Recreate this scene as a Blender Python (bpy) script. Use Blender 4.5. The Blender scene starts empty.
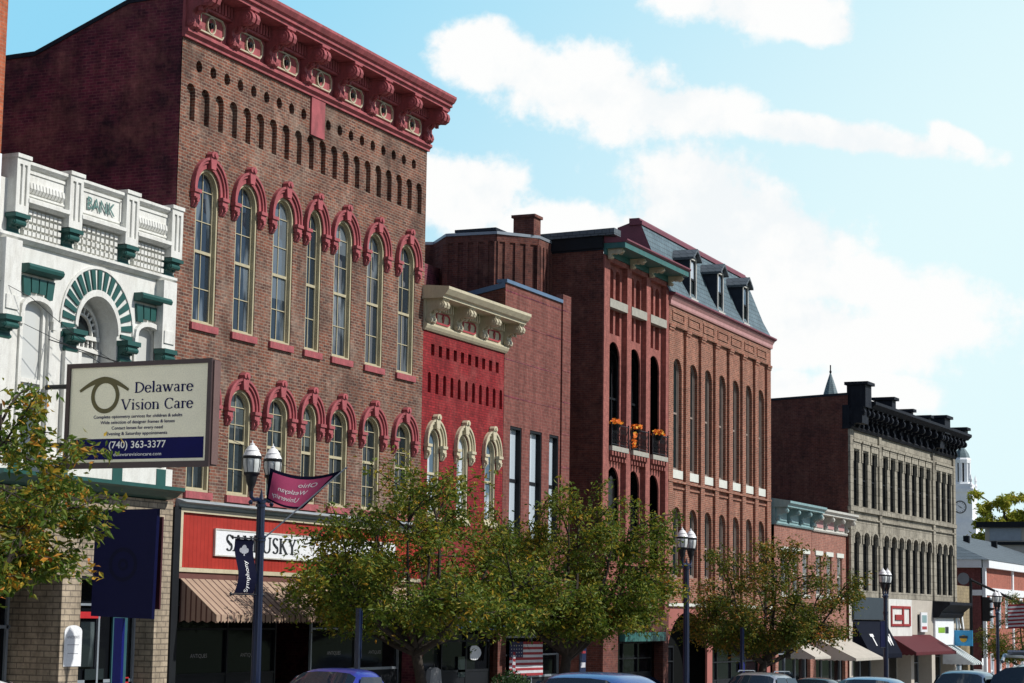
import bpy, math, random
from mathutils import Vector, Matrix
from mathutils.geometry import tessellate_polygon
R = math.radians
sc = bpy.context.scene
COL = sc.collection
random.seed(7)

# ------------------------------------------------------------------ camera
cam_d = bpy.data.cameras.new('camera')
cam = bpy.data.objects.new('camera', cam_d); COL.objects.link(cam)
cam_d.sensor_width = 36.0
cam_d.lens = 2040.27 / 1024 * 36
cam_d.clip_start = 0.3; cam_d.clip_end = 6000
_rt = Vector((0.91234819, 0.40913206, 0.01522267))
_up = Vector((0.04049716, -0.12718137, 0.99105241))
_fw = Vector((-0.40740735, 0.9035684, 0.13260238))
M3 = Matrix((_rt, _up, -_fw)).transposed()
cam.matrix_world = Matrix.Translation((0, 0, 2.6)) @ M3.to_4x4()
sc.camera = cam

# ------------------------------------------------------------------ sun, sky, exposure
SUN_EL, SUN_OFF = 42.0, 15.0           # elevation; turn of the sun from the facade normal towards +y
sd = Vector((math.cos(R(SUN_EL)) * math.cos(R(SUN_OFF)), math.cos(R(SUN_EL)) * math.sin(R(SUN_OFF)), math.sin(R(SUN_EL))))
sun_d = bpy.data.lights.new('sun', 'SUN'); sun = bpy.data.objects.new('sun', sun_d); COL.objects.link(sun)
sun_d.energy = 4.6; sun_d.angle = R(0.55); sun_d.color = (1.0, 0.965, 0.905)
sun.rotation_euler = sd.to_track_quat('Z', 'Y').to_euler()
sun.location = sd * 200
vs = sc.view_settings
vs.view_transform = 'Standard'; vs.look = 'None'; vs.gamma = 1; vs.exposure = 0.0; vs.use_curve_mapping = False

w = bpy.data.worlds.new('World'); sc.world = w; w.use_nodes = True
nt = w.node_tree; nt.nodes.clear()
def N(t, **k):
    n = nt.nodes.new(t)
    for a, b in k.items(): setattr(n, a, b)
    return n
def L(a, b): nt.links.new(a, b)
def mth(op, a, b=None, c=None, clamp=False):
    n = N('ShaderNodeMath', operation=op, use_clamp=clamp)
    for i, v in enumerate((a, b, c)):
        if v is None: continue
        if isinstance(v, (int, float)): n.inputs[i].default_value = v
        else: L(v, n.inputs[i])
    return n.outputs[0]
def dot(vec, d):
    n = N('ShaderNodeVectorMath', operation='DOT_PRODUCT'); L(vec, n.inputs[0]); n.inputs[1].default_value = d
    return n.outputs['Value']
sky = N('ShaderNodeTexSky', sky_type='NISHITA'); sky.sun_disc = False
sky.sun_elevation = R(SUN_EL); sky.sun_rotation = math.atan2(sd.x, sd.y)
sky.air_density = 1.0; sky.dust_density = 0.6; sky.ozone_density = 1.5
tc = N('ShaderNodeTexCoord'); D = tc.outputs['Generated']
n1 = N('ShaderNodeTexNoise'); n1.inputs['Scale'].default_value = 30; n1.inputs['Detail'].default_value = 9; n1.inputs['Roughness'].default_value = 0.60; n1.inputs['Distortion'].default_value = 0.0
L(D, n1.inputs['Vector'])
n2 = N('ShaderNodeTexNoise'); n2.inputs['Scale'].default_value = 7; n2.inputs['Detail'].default_value = 3
L(D, n2.inputs['Vector'])
nz = mth('ADD', mth('MULTIPLY', mth('SUBTRACT', n1.outputs['Fac'], 0.5), 2.6), mth('MULTIPLY', mth('SUBTRACT', n2.outputs['Fac'], 0.5), 0.5))
mask = None
# clouds as soft lumps round directions of the sky (direction, half width, half height, tilt in degrees)
for (dv, sx, sy, tilt) in ( ((-0.4035, 0.8755, 0.2658), 0.0368, 0.0147, -14), ((-0.3602, 0.8985, 0.2509), 0.0539, 0.0186, -10), ((-0.32, 0.9155, 0.2439), 0.0343, 0.0118, -8), ((-0.2567, 0.9384, 0.2313), 0.0637, 0.0074, -9), ((-0.1997, 0.9529, 0.2283), 0.0137, 0.0049, -30), ((-0.4221, 0.8836, 0.2029), 0.0270, 0.0176, 5), ((-0.3832, 0.9051, 0.1844), 0.0392, 0.0147, 0), ((-0.3186, 0.9268, 0.199), 0.0368, 0.0284, -15), ((-0.2923, 0.9397, 0.1774), 0.0588, 0.0294, -20), ((-0.2379, 0.9584, 0.1578), 0.0539, 0.0147, -8), ((-0.3476, 0.9216, 0.1727), 0.0588, 0.0221, 0), ((-0.2941, 0.9456, 0.139), 0.0980, 0.0221, 0), ((-0.3154, 0.9018, 0.2955), 0.0196, 0.0078, 0), ((-0.2818, 0.9145, 0.2904), 0.0417, 0.0127, -6), ((-0.2597, 0.9235, 0.2822), 0.0196, 0.0088, -8), ((-0.2492, 0.9625, 0.1076), 0.0343, 0.0108, -5), ((-0.2859, 0.9516, 0.1125), 0.0196, 0.0088, 0) ):
    d = Vector(dv).normalized(); rr = d.cross(Vector((0, 0, 1))).normalized(); uu = rr.cross(d)
    ca, sa = math.cos(R(tilt)), math.sin(R(tilt)); r2 = rr * ca + uu * sa; u2 = uu * ca - rr * sa
    a = mth('MULTIPLY', dot(D, r2), 1 / sx); b = mth('MULTIPLY', dot(D, u2), 1 / sy)
    e = mth('SUBTRACT', 1.0, mth('SQRT', mth('ADD', mth('MULTIPLY', a, a), mth('MULTIPLY', b, b))))
    e = mth('MINIMUM', e, mth('MULTIPLY', mth('SUBTRACT', dot(D, d), 0.5), 100.0))
    mask = e if mask is None else mth('MAXIMUM', mask, e)
# a scatter of cumulus over the rest of the sky, so that windows and car roofs reflect some
n3 = N('ShaderNodeTexNoise'); n3.inputs['Scale'].default_value = 3.2; n3.inputs['Detail'].default_value = 6; L(D, n3.inputs['Vector'])
view = mth('MULTIPLY', mth('SUBTRACT', 0.90, dot(D, tuple(_fw))), 9.0, clamp=True)
scat = mth('SUBTRACT', mth('MULTIPLY', mth('SUBTRACT', n3.outputs['Fac'], 0.60), 8.0), mth('MULTIPLY', mth('SUBTRACT', 1.0, view), 9.0))
mask = mth('MAXIMUM', mask, scat)
fac = N('ShaderNodeMapRange', interpolation_type='SMOOTHSTEP'); L(mth('ADD', mask, nz), fac.inputs['Value'])
fac.inputs['From Min'].default_value = -0.30; fac.inputs['From Max'].default_value = 0.26
def mixn(f, a, b, blend='MIX'):
    n = N('ShaderNodeMix', data_type='RGBA', blend_type=blend)
    for i, v in ((0, f), (6, a), (7, b)):
        if isinstance(v, (int, float)): n.inputs[i].default_value = v
        elif isinstance(v, tuple): n.inputs[i].default_value = (*v, 1)
        else: L(v, n.inputs[i])
    return n.outputs[2]
tinted = mixn(1.0, sky.outputs[0], (0.60, 0.68, 0.80), 'MULTIPLY')
# the sky is hazier and brighter over the far end of the street (north-west), palest low down
hz = N('ShaderNodeMapRange', interpolation_type='SMOOTHSTEP'); L(dot(D, Vector((-.40, .90, .17)).normalized()[:]), hz.inputs['Value'])
hz.inputs['From Min'].default_value = 0.70; hz.inputs['From Max'].default_value = 0.965
gr = N('ShaderNodeMapRange', interpolation_type='SMOOTHSTEP'); L(mth('ADD', dot(D, (0.91, 0.41, 0.0)), mth('MULTIPLY', dot(D, (0, 0, 1)), -1.0)), gr.inputs['Value'])
gr.inputs['From Min'].default_value = -0.50; gr.inputs['From Max'].default_value = 0.06
north = mixn(gr.outputs[0], (3.0, 6.9, 9.2), (7.7, 9.6, 9.9))
clear = mixn(hz.outputs[0], tinted, north)
cmix = N('ShaderNodeMix', data_type='RGBA'); cl = cmix
L(fac.outputs[0], cl.inputs[0]); L(clear, cl.inputs[6]); shd = N('ShaderNodeMapRange', interpolation_type='SMOOTHSTEP'); L(mth('ADD', n2.outputs['Fac'], mth('MULTIPLY', mth('SUBTRACT', n1.outputs['Fac'], .5), .8)), shd.inputs['Value'])
shd.inputs['From Min'].default_value = .36; shd.inputs['From Max'].default_value = .54
L(mixn(shd.outputs[0], (9.0, 9.4, 9.6), (9.9, 9.95, 9.9)), cl.inputs[7])
bg = N('ShaderNodeBackground'); bg.inputs['Strength'].default_value = 0.10; L(cl.outputs[2], bg.inputs['Color'])
out = N('ShaderNodeOutputWorld'); L(bg.outputs[0], out.inputs['Surface'])

# ------------------------------------------------------------------ materials
MATS = {}
def nodemat(name):
    m = bpy.data.materials.new(name); m.use_nodes = True
    t = m.node_tree; b = t.nodes['Principled BSDF']; MATS[name] = m
    return m, t, b
def ramp(t, fac, stops):
    r = t.nodes.new('ShaderNodeValToRGB'); cr = r.color_ramp
    while len(cr.elements) > len(stops): cr.elements.remove(cr.elements[-1])
    while len(cr.elements) < len(stops): cr.elements.new(0.5)
    for e, (p, c) in zip(cr.elements, stops): e.position = p; e.color = (*c, 1)
    t.links.new(fac, r.inputs[0]); return r.outputs[0]
def noise(t, vec, scale, detail=5, rough=.6):
    n = t.nodes.new('ShaderNodeTexNoise'); n.inputs['Scale'].default_value = scale; n.inputs['Detail'].default_value = detail
    n.inputs['Roughness'].default_value = rough; t.links.new(vec, n.inputs['Vector']); return n.outputs['Fac']
def mixc(t, fac, a, b, blend='MIX'):
    n = t.nodes.new('ShaderNodeMix'); n.data_type = 'RGBA'; n.blend_type = blend
    for i, v in ((0, fac), (6, a), (7, b)):
        if isinstance(v, (int, float)): n.inputs[i].default_value = v
        elif isinstance(v, tuple): n.inputs[i].default_value = (*v, 1)
        else: t.links.new(v, n.inputs[i])
    return n.outputs[2]
def facade_vec(t):
    tcn = t.nodes.new('ShaderNodeTexCoord'); s = t.nodes.new('ShaderNodeSeparateXYZ'); t.links.new(tcn.outputs['Object'], s.inputs[0])
    a = t.nodes.new('ShaderNodeMath'); t.links.new(s.outputs[0], a.inputs[0]); t.links.new(s.outputs[1], a.inputs[1])
    c = t.nodes.new('ShaderNodeCombineXYZ'); t.links.new(a.outputs[0], c.inputs[0]); t.links.new(s.outputs[2], c.inputs[1])
    return tcn.outputs['Object'], c.outputs[0]
def brick(name, c1, c2, mortar, stain=(.05, .04, .04), pale=None, samt=.5, pamt=.35, bw=.215, bh=.075, ms=.010, rough=.9, bump=.35, sth=(.52, .7), pth=(.55, .72)):
    m, t, b = nodemat(name); obj3, vec = facade_vec(t)
    br = t.nodes.new('ShaderNodeTexBrick'); t.links.new(vec, br.inputs['Vector'])
    br.inputs['Scale'].default_value = 1; br.inputs['Brick Width'].default_value = bw; br.inputs['Row Height'].default_value = bh
    br.inputs['Mortar Size'].default_value = ms; br.inputs['Mortar Smooth'].default_value = .2; br.inputs['Bias'].default_value = 0
    br.inputs['Color1'].default_value = (*c1, 1); br.inputs['Color2'].default_value = (*c2, 1); br.inputs['Mortar'].default_value = (*mortar, 1)
    f1 = ramp(t, noise(t, obj3, .55, 7, .68), [(sth[0], (0, 0, 0)), (sth[1], (1, 1, 1))])
    col = mixc(t, 0.0, br.outputs['Color'], stain)
    mm = t.nodes.new('ShaderNodeMath'); mm.operation = 'MULTIPLY'; t.links.new(f1, mm.inputs[0]); mm.inputs[1].default_value = samt
    col = mixc(t, mm.outputs[0], br.outputs['Color'], stain)
    if pale:
        mp = t.nodes.new('ShaderNodeMapping'); t.links.new(obj3, mp.inputs[0]); mp.inputs['Location'].default_value = (13, 5, 3)
        f2 = ramp(t, noise(t, mp.outputs[0], .8, 9, .75), [(pth[0], (0, 0, 0)), (pth[1], (1, 1, 1))])
        mm2 = t.nodes.new('ShaderNodeMath'); mm2.operation = 'MULTIPLY'; t.links.new(f2, mm2.inputs[0]); mm2.inputs[1].default_value = pamt
        col = mixc(t, mm2.outputs[0], col, pale)
    ms_ = t.nodes.new('ShaderNodeMapping'); t.links.new(obj3, ms_.inputs[0]); ms_.inputs['Scale'].default_value = (1.6, 1.6, .22)
    col = mixc(t, 1.0, col, ramp(t, noise(t, ms_.outputs[0], 1.5, 7, .7), [(.3, (.68, .67, .66)), (.62, (1.12, 1.11, 1.1))]), 'MULTIPLY')
    fv = ramp(t, noise(t, obj3, 6.5, 3, .7), [(.25, (.62, .62, .62)), (.75, (1.25, 1.22, 1.2))])
    col = mixc(t, 1.0, col, fv, 'MULTIPLY')
    t.links.new(col, b.inputs['Base Color']); b.inputs['Roughness'].default_value = rough
    b.inputs['Specular IOR Level'].default_value = .25
    bp = t.nodes.new('ShaderNodeBump'); bp.inputs['Strength'].default_value = bump; bp.inputs['Distance'].default_value = .01; bp.invert = True
    t.links.new(br.outputs['Fac'], bp.inputs['Height']); t.links.new(bp.outputs[0], b.inputs['Normal'])
    return m
def paint(name, c, rough=.55, var=.12, scale=2.5, dirt=None, damt=.25, spec=.35, metal=0):
    m, t, b = nodemat(name); tcn = t.nodes.new('ShaderNodeTexCoord'); o = tcn.outputs['Object']
    lo = tuple(x * (1 - var) for x in c); hi = tuple(min(1, x * (1 + var)) for x in c)
    col = ramp(t, noise(t, o, scale, 6, .65), [(.3, lo), (.7, hi)])
    if dirt:                                  # rain streaks and grime
        mp = t.nodes.new('ShaderNodeMapping'); t.links.new(o, mp.inputs[0]); mp.inputs['Scale'].default_value = (2.6, 2.6, .7)
        f = ramp(t, noise(t, mp.outputs[0], 1.7, 8, .72), [(.44, (0, 0, 0)), (.70, (damt, damt, damt))])
        col = mixc(t, f, col, dirt)
    sp = ramp(t, noise(t, o, 38, 3, .7), [(.3, (.88, .88, .88)), (.7, (1.08, 1.08, 1.08))])
    col = mixc(t, 1.0, col, sp, 'MULTIPLY')
    t.links.new(col, b.inputs['Base Color']); b.inputs['Roughness'].default_value = rough; b.inputs['Specular IOR Level'].default_value = spec
    b.inputs['Metallic'].default_value = metal
    return m
def glass(name, c=(.03, .04, .05), spec=.5, rough=.03, wav=.04):
    m, t, b = nodemat(name); tcn = t.nodes.new('ShaderNodeTexCoord')
    b.inputs['Base Color'].default_value = (*c, 1); b.inputs['Roughness'].default_value = rough; b.inputs['Specular IOR Level'].default_value = spec
    bp = t.nodes.new('ShaderNodeBump'); bp.inputs['Strength'].default_value = wav; bp.inputs['Distance'].default_value = .05
    t.links.new(noise(t, tcn.outputs['Object'], 1.8, 2), bp.inputs['Height']); t.links.new(bp.outputs[0], b.inputs['Normal'])
    return m
def pane_glass(name, dark, light, amt, spec=.6):
    """window glass with pale blinds / curtains or a painted sky reflection over some of it"""
    m, t, b = nodemat(name); tcn = t.nodes.new('ShaderNodeTexCoord'); oi = t.nodes.new('ShaderNodeObjectInfo')
    mp = t.nodes.new('ShaderNodeVectorMath'); mp.operation = 'ADD'; t.links.new(tcn.outputs['Object'], mp.inputs[0])
    rv = t.nodes.new('ShaderNodeVectorMath'); rv.operation = 'SCALE'; t.links.new(oi.outputs['Location'], rv.inputs[0]); rv.inputs['Scale'].default_value = .73
    t.links.new(rv.outputs[0], mp.inputs[1])
    sp = t.nodes.new('ShaderNodeMapping'); t.links.new(mp.outputs[0], sp.inputs[0]); sp.inputs['Scale'].default_value = (1, 1.7, .35)
    col = ramp(t, noise(t, sp.outputs[0], 1.6, 3, .5), [(.64 - amt * .3, dark), (.70 - amt * .2, light)])
    sz = t.nodes.new('ShaderNodeSeparateXYZ'); t.links.new(tcn.outputs['Object'], sz.inputs[0])
    th = t.nodes.new('ShaderNodeMath'); th.operation = 'MULTIPLY_ADD'; t.links.new(oi.outputs['Random'], th.inputs[0]); th.inputs[1].default_value = 5.5; th.inputs[2].default_value = .9
    gt = t.nodes.new('ShaderNodeMath'); gt.operation = 'GREATER_THAN'; t.links.new(sz.outputs[2], gt.inputs[0]); t.links.new(th.outputs[0], gt.inputs[1])
    col = mixc(t, gt.outputs[0], col, tuple(x * .9 for x in light))
    t.links.new(col, b.inputs['Base Color']); b.inputs['Roughness'].default_value = .04; b.inputs['Specular IOR Level'].default_value = spec
    bp = t.nodes.new('ShaderNodeBump'); bp.inputs['Strength'].default_value = .06; bp.inputs['Distance'].default_value = .05
    t.links.new(noise(t, mp.outputs[0], 1.8, 2), bp.inputs['Height']); t.links.new(bp.outputs[0], b.inputs['Normal'])
    return m
def stripes(name, ca, cb, period, duty, axis=1, rough=.8):
    m, t, b = nodemat(name); tcn = t.nodes.new('ShaderNodeTexCoord'); s = t.nodes.new('ShaderNodeSeparateXYZ'); t.links.new(tcn.outputs['Object'], s.inputs[0])
    def ma(op, x, y):
        n = t.nodes.new('ShaderNodeMath'); n.operation = op
        for i, v in ((0, x), (1, y)):
            if isinstance(v, (int, float)): n.inputs[i].default_value = v
            else: t.links.new(v, n.inputs[i])
        return n.outputs[0]
    f = ma('LESS_THAN', ma('FRACT', ma('DIVIDE', s.outputs[axis], period), 0), duty)
    col = mixc(t, f, ca, cb)
    fv = ramp(t, noise(t, tcn.outputs['Object'], 1.6, 5, .7), [(.3, (.82, .8, .78)), (.7, (1.1, 1.1, 1.1))])
    col = mixc(t, 1.0, col, fv, 'MULTIPLY')
    t.links.new(col, b.inputs['Base Color']); b.inputs['Roughness'].default_value = rough; b.inputs['Specular IOR Level'].default_value = .2
    return m
def leafmat(name, stops):
    m, t, b = nodemat(name); g = t.nodes.new('ShaderNodeNewGeometry')
    tcn = t.nodes.new('ShaderNodeTexCoord')
    big = noise(t, tcn.outputs['Object'], .9, 3, .6)
    a = t.nodes.new('ShaderNodeMath'); a.operation = 'MULTIPLY_ADD'; t.links.new(g.outputs['Random Per Island'], a.inputs[0]); a.inputs[1].default_value = .62
    a2 = t.nodes.new('ShaderNodeMath'); a2.operation = 'MULTIPLY_ADD'; t.links.new(big, a2.inputs[0]); a2.inputs[1].default_value = 1.1; a2.inputs[2].default_value = -.36
    t.links.new(a2.outputs[0], a.inputs[2])
    col = ramp(t, a.outputs[0], stops)
    t.links.new(col, b.inputs['Base Color']); b.inputs['Roughness'].default_value = .55; b.inputs['Specular IOR Level'].default_value = .25
    tr = t.nodes.new('ShaderNodeBsdfTranslucent'); t.links.new(col, tr.inputs['Color'])
    mx = t.nodes.new('ShaderNodeMixShader'); mx.inputs[0].default_value = .35
    t.links.new(b.outputs[0], mx.inputs[1]); t.links.new(tr.outputs[0], mx.inputs[2])
    t.links.new(mx.outputs[0], t.nodes['Material Output'].inputs['Surface'])
    return m
def slate(name, c1, c2):
    m, t, b = nodemat(name); obj3, vec = facade_vec(t)
    br = t.nodes.new('ShaderNodeTexBrick'); t.links.new(vec, br.inputs['Vector'])
    br.inputs['Scale'].default_value = 1; br.inputs['Brick Width'].default_value = .28; br.inputs['Row Height'].default_value = .22
    br.inputs['Mortar Size'].default_value = .012
    br.inputs['Color1'].default_value = (*c1, 1); br.inputs['Color2'].default_value = (*c2, 1); br.inputs['Mortar'].default_value = (.02, .03, .035, 1)
    fv = ramp(t, noise(t, obj3, 1.5, 6, .7), [(.3, (.75, .75, .75)), (.7, (1.2, 1.2, 1.2))])
    t.links.new(mixc(t, 1.0, br.outputs['Color'], fv, 'MULTIPLY'), b.inputs['Base Color']); b.inputs['Roughness'].default_value = .6
    bp = t.nodes.new('ShaderNodeBump'); bp.inputs['Strength'].default_value = .4; bp.inputs['Distance'].default_value = .01; bp.invert = True
    t.links.new(br.outputs['Fac'], bp.inputs['Height']); t.links.new(bp.outputs[0], b.inputs['Normal'])
    return m

brick('brick_brown', (.25, .092, .056), (.095, .043, .035), (.27, .215, .17), (.05, .034, .028), (.38, .30, .24), .7, .5, ms=.011, sth=(.47, .68), pth=(.5, .7))
brick('brick_maroon', (.26, .048, .082), (.12, .026, .052), (.27, .10, .11), (.028, .016, .024), (.34, .14, .12), .9, .75, sth=(.42, .62), pth=(.47, .66))
brick('brick_orange', (.46, .13, .06), (.36, .10, .05), (.35, .16, .1), samt=.2)
brick('brick_red_paint', (.29, .022, .026), (.20, .016, .02), (.13, .013, .017), (.12, .018, .018), (.40, .11, .10), .6, .4, ms=.010, pth=(.5, .7))
brick('brick_modern', (.215, .076, .062), (.155, .054, .045), (.20, .105, .09), (.2, .06, .055), None, .3, bw=.3, bh=.10, ms=.009, bump=.2)
brick('brick_dark', (.16, .052, .038), (.095, .034, .03), (.15, .08, .068), (.035, .02, .02), (.24, .12, .09), .8, .5, pth=(.48, .68))
brick('brick_tower_paint', (.345, .128, .108), (.29, .105, .09), (.25, .095, .08), (.28, .09, .08), (.46, .2, .17), .3, .2, ms=.006, bump=.2)
brick('brick_warm', (.325, .118, .076), (.18, .068, .047), (.37, .265, .20), (.2, .08, .06), (.5, .25, .18), .5, .3)
brick('brick_pink', (.36, .15, .11), (.25, .105, .08), (.34, .23, .19), (.2, .09, .08), None, .4)
brick('brick_beige', (.40, .34, .255), (.33, .28, .21), (.17, .145, .115), (.28, .23, .17), None, .3, bw=.34, bh=.125, ms=.014)
brick('brick_far', (.42, .13, .09), (.35, .11, .08), (.33, .18, .14), samt=.2)
brick('brick_far_shade', (.2, .06, .06), (.16, .05, .05), (.15, .07, .07), samt=.3)  # shaded copy of the far brick; the side wall's shade is in the colour
brick('stone_cream', (.36, .34, .28), (.27, .255, .21), (.14, .132, .108), (.10, .092, .075), (.55, .52, .43), .8, .35, bw=.75, bh=.38, ms=.014, bump=.3)
brick('stone_tan', (.34, .28, .17), (.27, .22, .14), (.2, .17, .11), samt=.3, bw=.4, bh=.2)
paint('pink_trim', (.37, .095, .105), .65, .22, 3, (.17, .06, .06), .8, spec=.25)
paint('cream_trim', (.54, .485, .34), .5, .08, 3, (.38, .33, .24), .5)
paint('cream_frame', (.47, .42, .275), .5, .08, 4, (.3, .26, .18), .5)
paint('cream_molding', (.52, .47, .34), .5, .08, 3, (.34, .28, .2), .5)
paint('panel_red', (.36, .05, .06), .5)
paint('white_paint', (.70, .70, .66), .6, .05, 2.0, (.40, .38, .33), .5, spec=.25)
paint('white_cool', (.82, .85, .87), .5, .05)
paint('green_paint', (.018, .082, .072), .45, .15, 3)
paint('green_letter', (.10, .19, .17), .5)
paint('teal_paint', (.032, .135, .125), .45, .15, 3, (.16, .22, .2), .3)
paint('teal_pale', (.20, .33, .34), .5, .12, 3, (.42, .5, .5), .4)
paint('grey_white', (.56, .55, .50), .5, .1, 3, (.3, .28, .25), .5)
paint('jamb_grey', (.27, .22, .19), .6)
paint('maroon_trim', (.19, .055, .075), .5, .15)
paint('pink_cornice', (.47, .25, .24), .5, .12, 3, (.3, .15, .15), .4)
paint('stone_band', (.34, .33, .285), .8, .15, 5)
paint('sill_white', (.62, .64, .58), .7, .06)
paint('black_cornice', (.007, .009, .015), .6, .3, 3, (.03, .035, .045), .5, spec=.2)
paint('void_dark', (.006, .007, .007), .9, spec=.05)  # near-black colour painted in place of the shade inside deep openings
paint('dark_trim', (.010, .012, .015), .6, .2, spec=.2)
paint('dark_roof', (.024, .03, .042), .8, .25, spec=.15)
paint('blue_coping', (.10, .17, .27), .4, .1)
paint('grey_metal', (.30, .34, .38), .4, .1, metal=.3)
paint('grey_band', (.30, .36, .39), .6, .15, 4, (.5, .5, .46), .4)
paint('navy_paint', (.008, .016, .055), .35, .15, spec=.5)
paint('navy_pole', (.006, .013, .042), .3, .15, spec=.5)
paint('navy_sign', (.002, .003, .030), .6, .05, spec=.1)
paint('navy_mark', (.001, .002, .018), .6, .05, spec=.1)
paint('blue_sign', (.005, .008, .12), .5, .05, spec=.15)
paint('maroon_cloth', (.05, .008, .014), .7)
paint('crimson_cloth', (.46, .06, .15), .75, .08)
paint('navy_cloth', (.003, .004, .018), .8, .1, spec=.1)
paint('sign_beige', (.86, .82, .62), .4, .03)
paint('sign_brown', (.055, .035, .035), .5, .1)
paint('sign_brown_light', (.15, .09, .08), .5, .1)
paint('olive_ink', (.10, .085, .025), .5)
paint('navy_ink', (.004, .005, .075), .6, spec=.1)
paint('white_ink', (.78, .78, .76), .5)
paint('grey_ink', (.30, .31, .34), .5)
paint('dark_ink', (.03, .035, .04), .5)
paint('window_ink', (.30, .30, .30), .6)
paint('red_panel', (.42, .032, .024), .45, .06)
paint('sign_white', (.78, .80, .82), .4, .03)
paint('brown_band', (.14, .06, .05), .6)
paint('lamp_white', (.82, .82, .82), .3, .03)
paint('lamp_glass', (.62, .64, .62), .15, .06, spec=.6)
paint('concrete', (.36, .35, .33), .85, .12, 2)
paint('asphalt', (.05, .05, .052), .9, .2, 3)
paint('road_paint', (.72, .70, .66), .7, .08)
paint('grass', (.05, .085, .03), .9, .3)
paint('bark', (.045, .035, .028), .9, .35, 8)
paint('salmon', (.33, .115, .095), .7, .08, 1.5)
paint('beige_stucco', (.46, .42, .36), .8, .06)
paint('iron_black', (.012, .013, .016), .45, .2)
paint('orange_flower', (.80, .17, .015), .7, .3, 20)
paint('yellow_flower', (.75, .36, .03), .7, .3, 20)
paint('blue_awning', (.045, .17, .55), .7, .1)
paint('teal_band', (.035, .05, .062), .6, .1)
paint('cream_awning', (.46, .43, .37), .8, .1)
paint('navy_awning', (.004, .006, .014), .8, .15, spec=.1)
paint('maroon_awning', (.09, .012, .016), .7, .15, 4)
paint('red_frame', (.30, .03, .03), .5)
paint('shop_blue', (.05, .33, .62), .5)
paint('shop_green', (.22, .42, .03), .5)
paint('shop_yellow', (.55, .32, .03), .5)
paint('shop_teal', (.025, .085, .105), .5)
paint('poster_orange', (.5, .2, .03), .6)
paint('shop_red', (.45, .02, .025), .5)
paint('cloth_grey', (.28, .29, .31), .8, .1)
paint('flag_red', (.26, .022, .03), .75); paint('flag_white', (.5, .5, .53), .75); paint('flag_blue', (.012, .016, .06), .75)
paint('tyre', (.015, .015, .016), .85); paint('rim', (.45, .46, .48), .3, metal=.8)
paint('car_trim', (.012, .012, .014), .4)
paint('car_lamp', (.7, .72, .74), .1, .02, spec=.8); paint('car_tail', (.35, .01, .01), .2)
for nm, c, mt in (('pickup', (.028, .045, .36), .35), ('blue_sedan', (.05, .12, .34), .5), ('silver', (.50, .52, .55), .7), ('dark_car', (.025, .03, .045), .4),
                  ('steel_blue', (.13, .22, .36), .6), ('grey_blue', (.10, .15, .22), .6), ('black_suv', (.01, .012, .03), .3), ('white_car', (.75, .76, .78), .1)):
    m, t, b = nodemat('car_' + nm); b.inputs['Base Color'].default_value = (*c, 1); b.inputs['Metallic'].default_value = mt
    b.inputs['Roughness'].default_value = .28; b.inputs['Coat Weight'].default_value = .7; b.inputs['Coat Roughness'].default_value = .05
glass('car_glass', (.012, .02, .03), .6, .02, .01)
glass('shop_glass', (.006, .007, .009), .12, .06, .02)
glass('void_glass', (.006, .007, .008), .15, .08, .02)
glass('dark_glass', (.012, .018, .02), .35, .05)
glass('green_glass', (.010, .020, .022), .10, .06)
pane_glass('pane', (.018, .028, .04), (.13, .16, .185), .30, .8)
pane_glass('pane_bright', (.10, .16, .22), (.55, .62, .68), .55, .9)
pane_glass('pane_sky_reflection', (.20, .27, .33), (.5, .58, .64), .75, .9)  # bright sky reflection painted into the glass colour
pane_glass('pane_curtain', (.34, .36, .36), (.62, .63, .6), .5, .5)
pane_glass('pane_dim', (.014, .02, .024), (.075, .095, .10), .25, .4)
stripes('awning_stripe', (.37, .265, .195), (.09, .048, .04), .275, .2)
stripes('awning_side', (.33, .22, .17), (.115, .055, .045), .14, .3, axis=0)
stripes('awning_teal_white', (.7, .72, .72), (.03, .10, .12), .5, .5)
stripes('red_boards', (.37, .038, .028), (.25, .024, .018), .16, .12, rough=.5)
slate('slate_blue', (.105, .16, .185), (.075, .12, .145))
slate('slate_grey', (.10, .12, .14), (.08, .10, .115))
slate('spire_slate', (.14, .20, .22), (.10, .16, .18))
leafmat('leaf_green', [(0, (0.0424, 0.0877, 0.0112)), (0.35, (0.0963, 0.1514, 0.0176)), (0.62, (0.1638, 0.1992, 0.0223)), (0.8, (0.3275, 0.2629, 0.0255)), (0.92, (0.5202, 0.2867, 0.0287)), (1, (0.5396, 0.1593, 0.0287))])
leafmat('leaf_autumn', [(0, (0.0385, 0.0765, 0.0112)), (0.35, (0.0809, 0.1243, 0.0159)), (0.58, (0.1542, 0.1593, 0.0207)), (0.75, (0.289, 0.1992, 0.0287)), (0.88, (0.4239, 0.1833, 0.035)), (1, (0.4625, 0.1115, 0.0399))])
leafmat('leaf_left', [(0, (0.0424, 0.0956, 0.0127)), (0.45, (0.106, 0.1673, 0.0191)), (0.68, (0.2119, 0.2071, 0.0255)), (0.8, (0.55, 0.3186, 0.0319)), (0.9, (0.55, 0.1752, 0.0319)), (1, (0.3469, 0.0558, 0.0478))])
leafmat('leaf_far', [(0, (0.1966, 0.26, 0.026)), (0.5, (0.337, 0.364, 0.039)), (1, (0.5054, 0.39, 0.052))])
leafmat('leaf_shrub', [(0, (.015, .045, .012)), (.6, (.035, .075, .02)), (1, (.07, .12, .03))])

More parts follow.
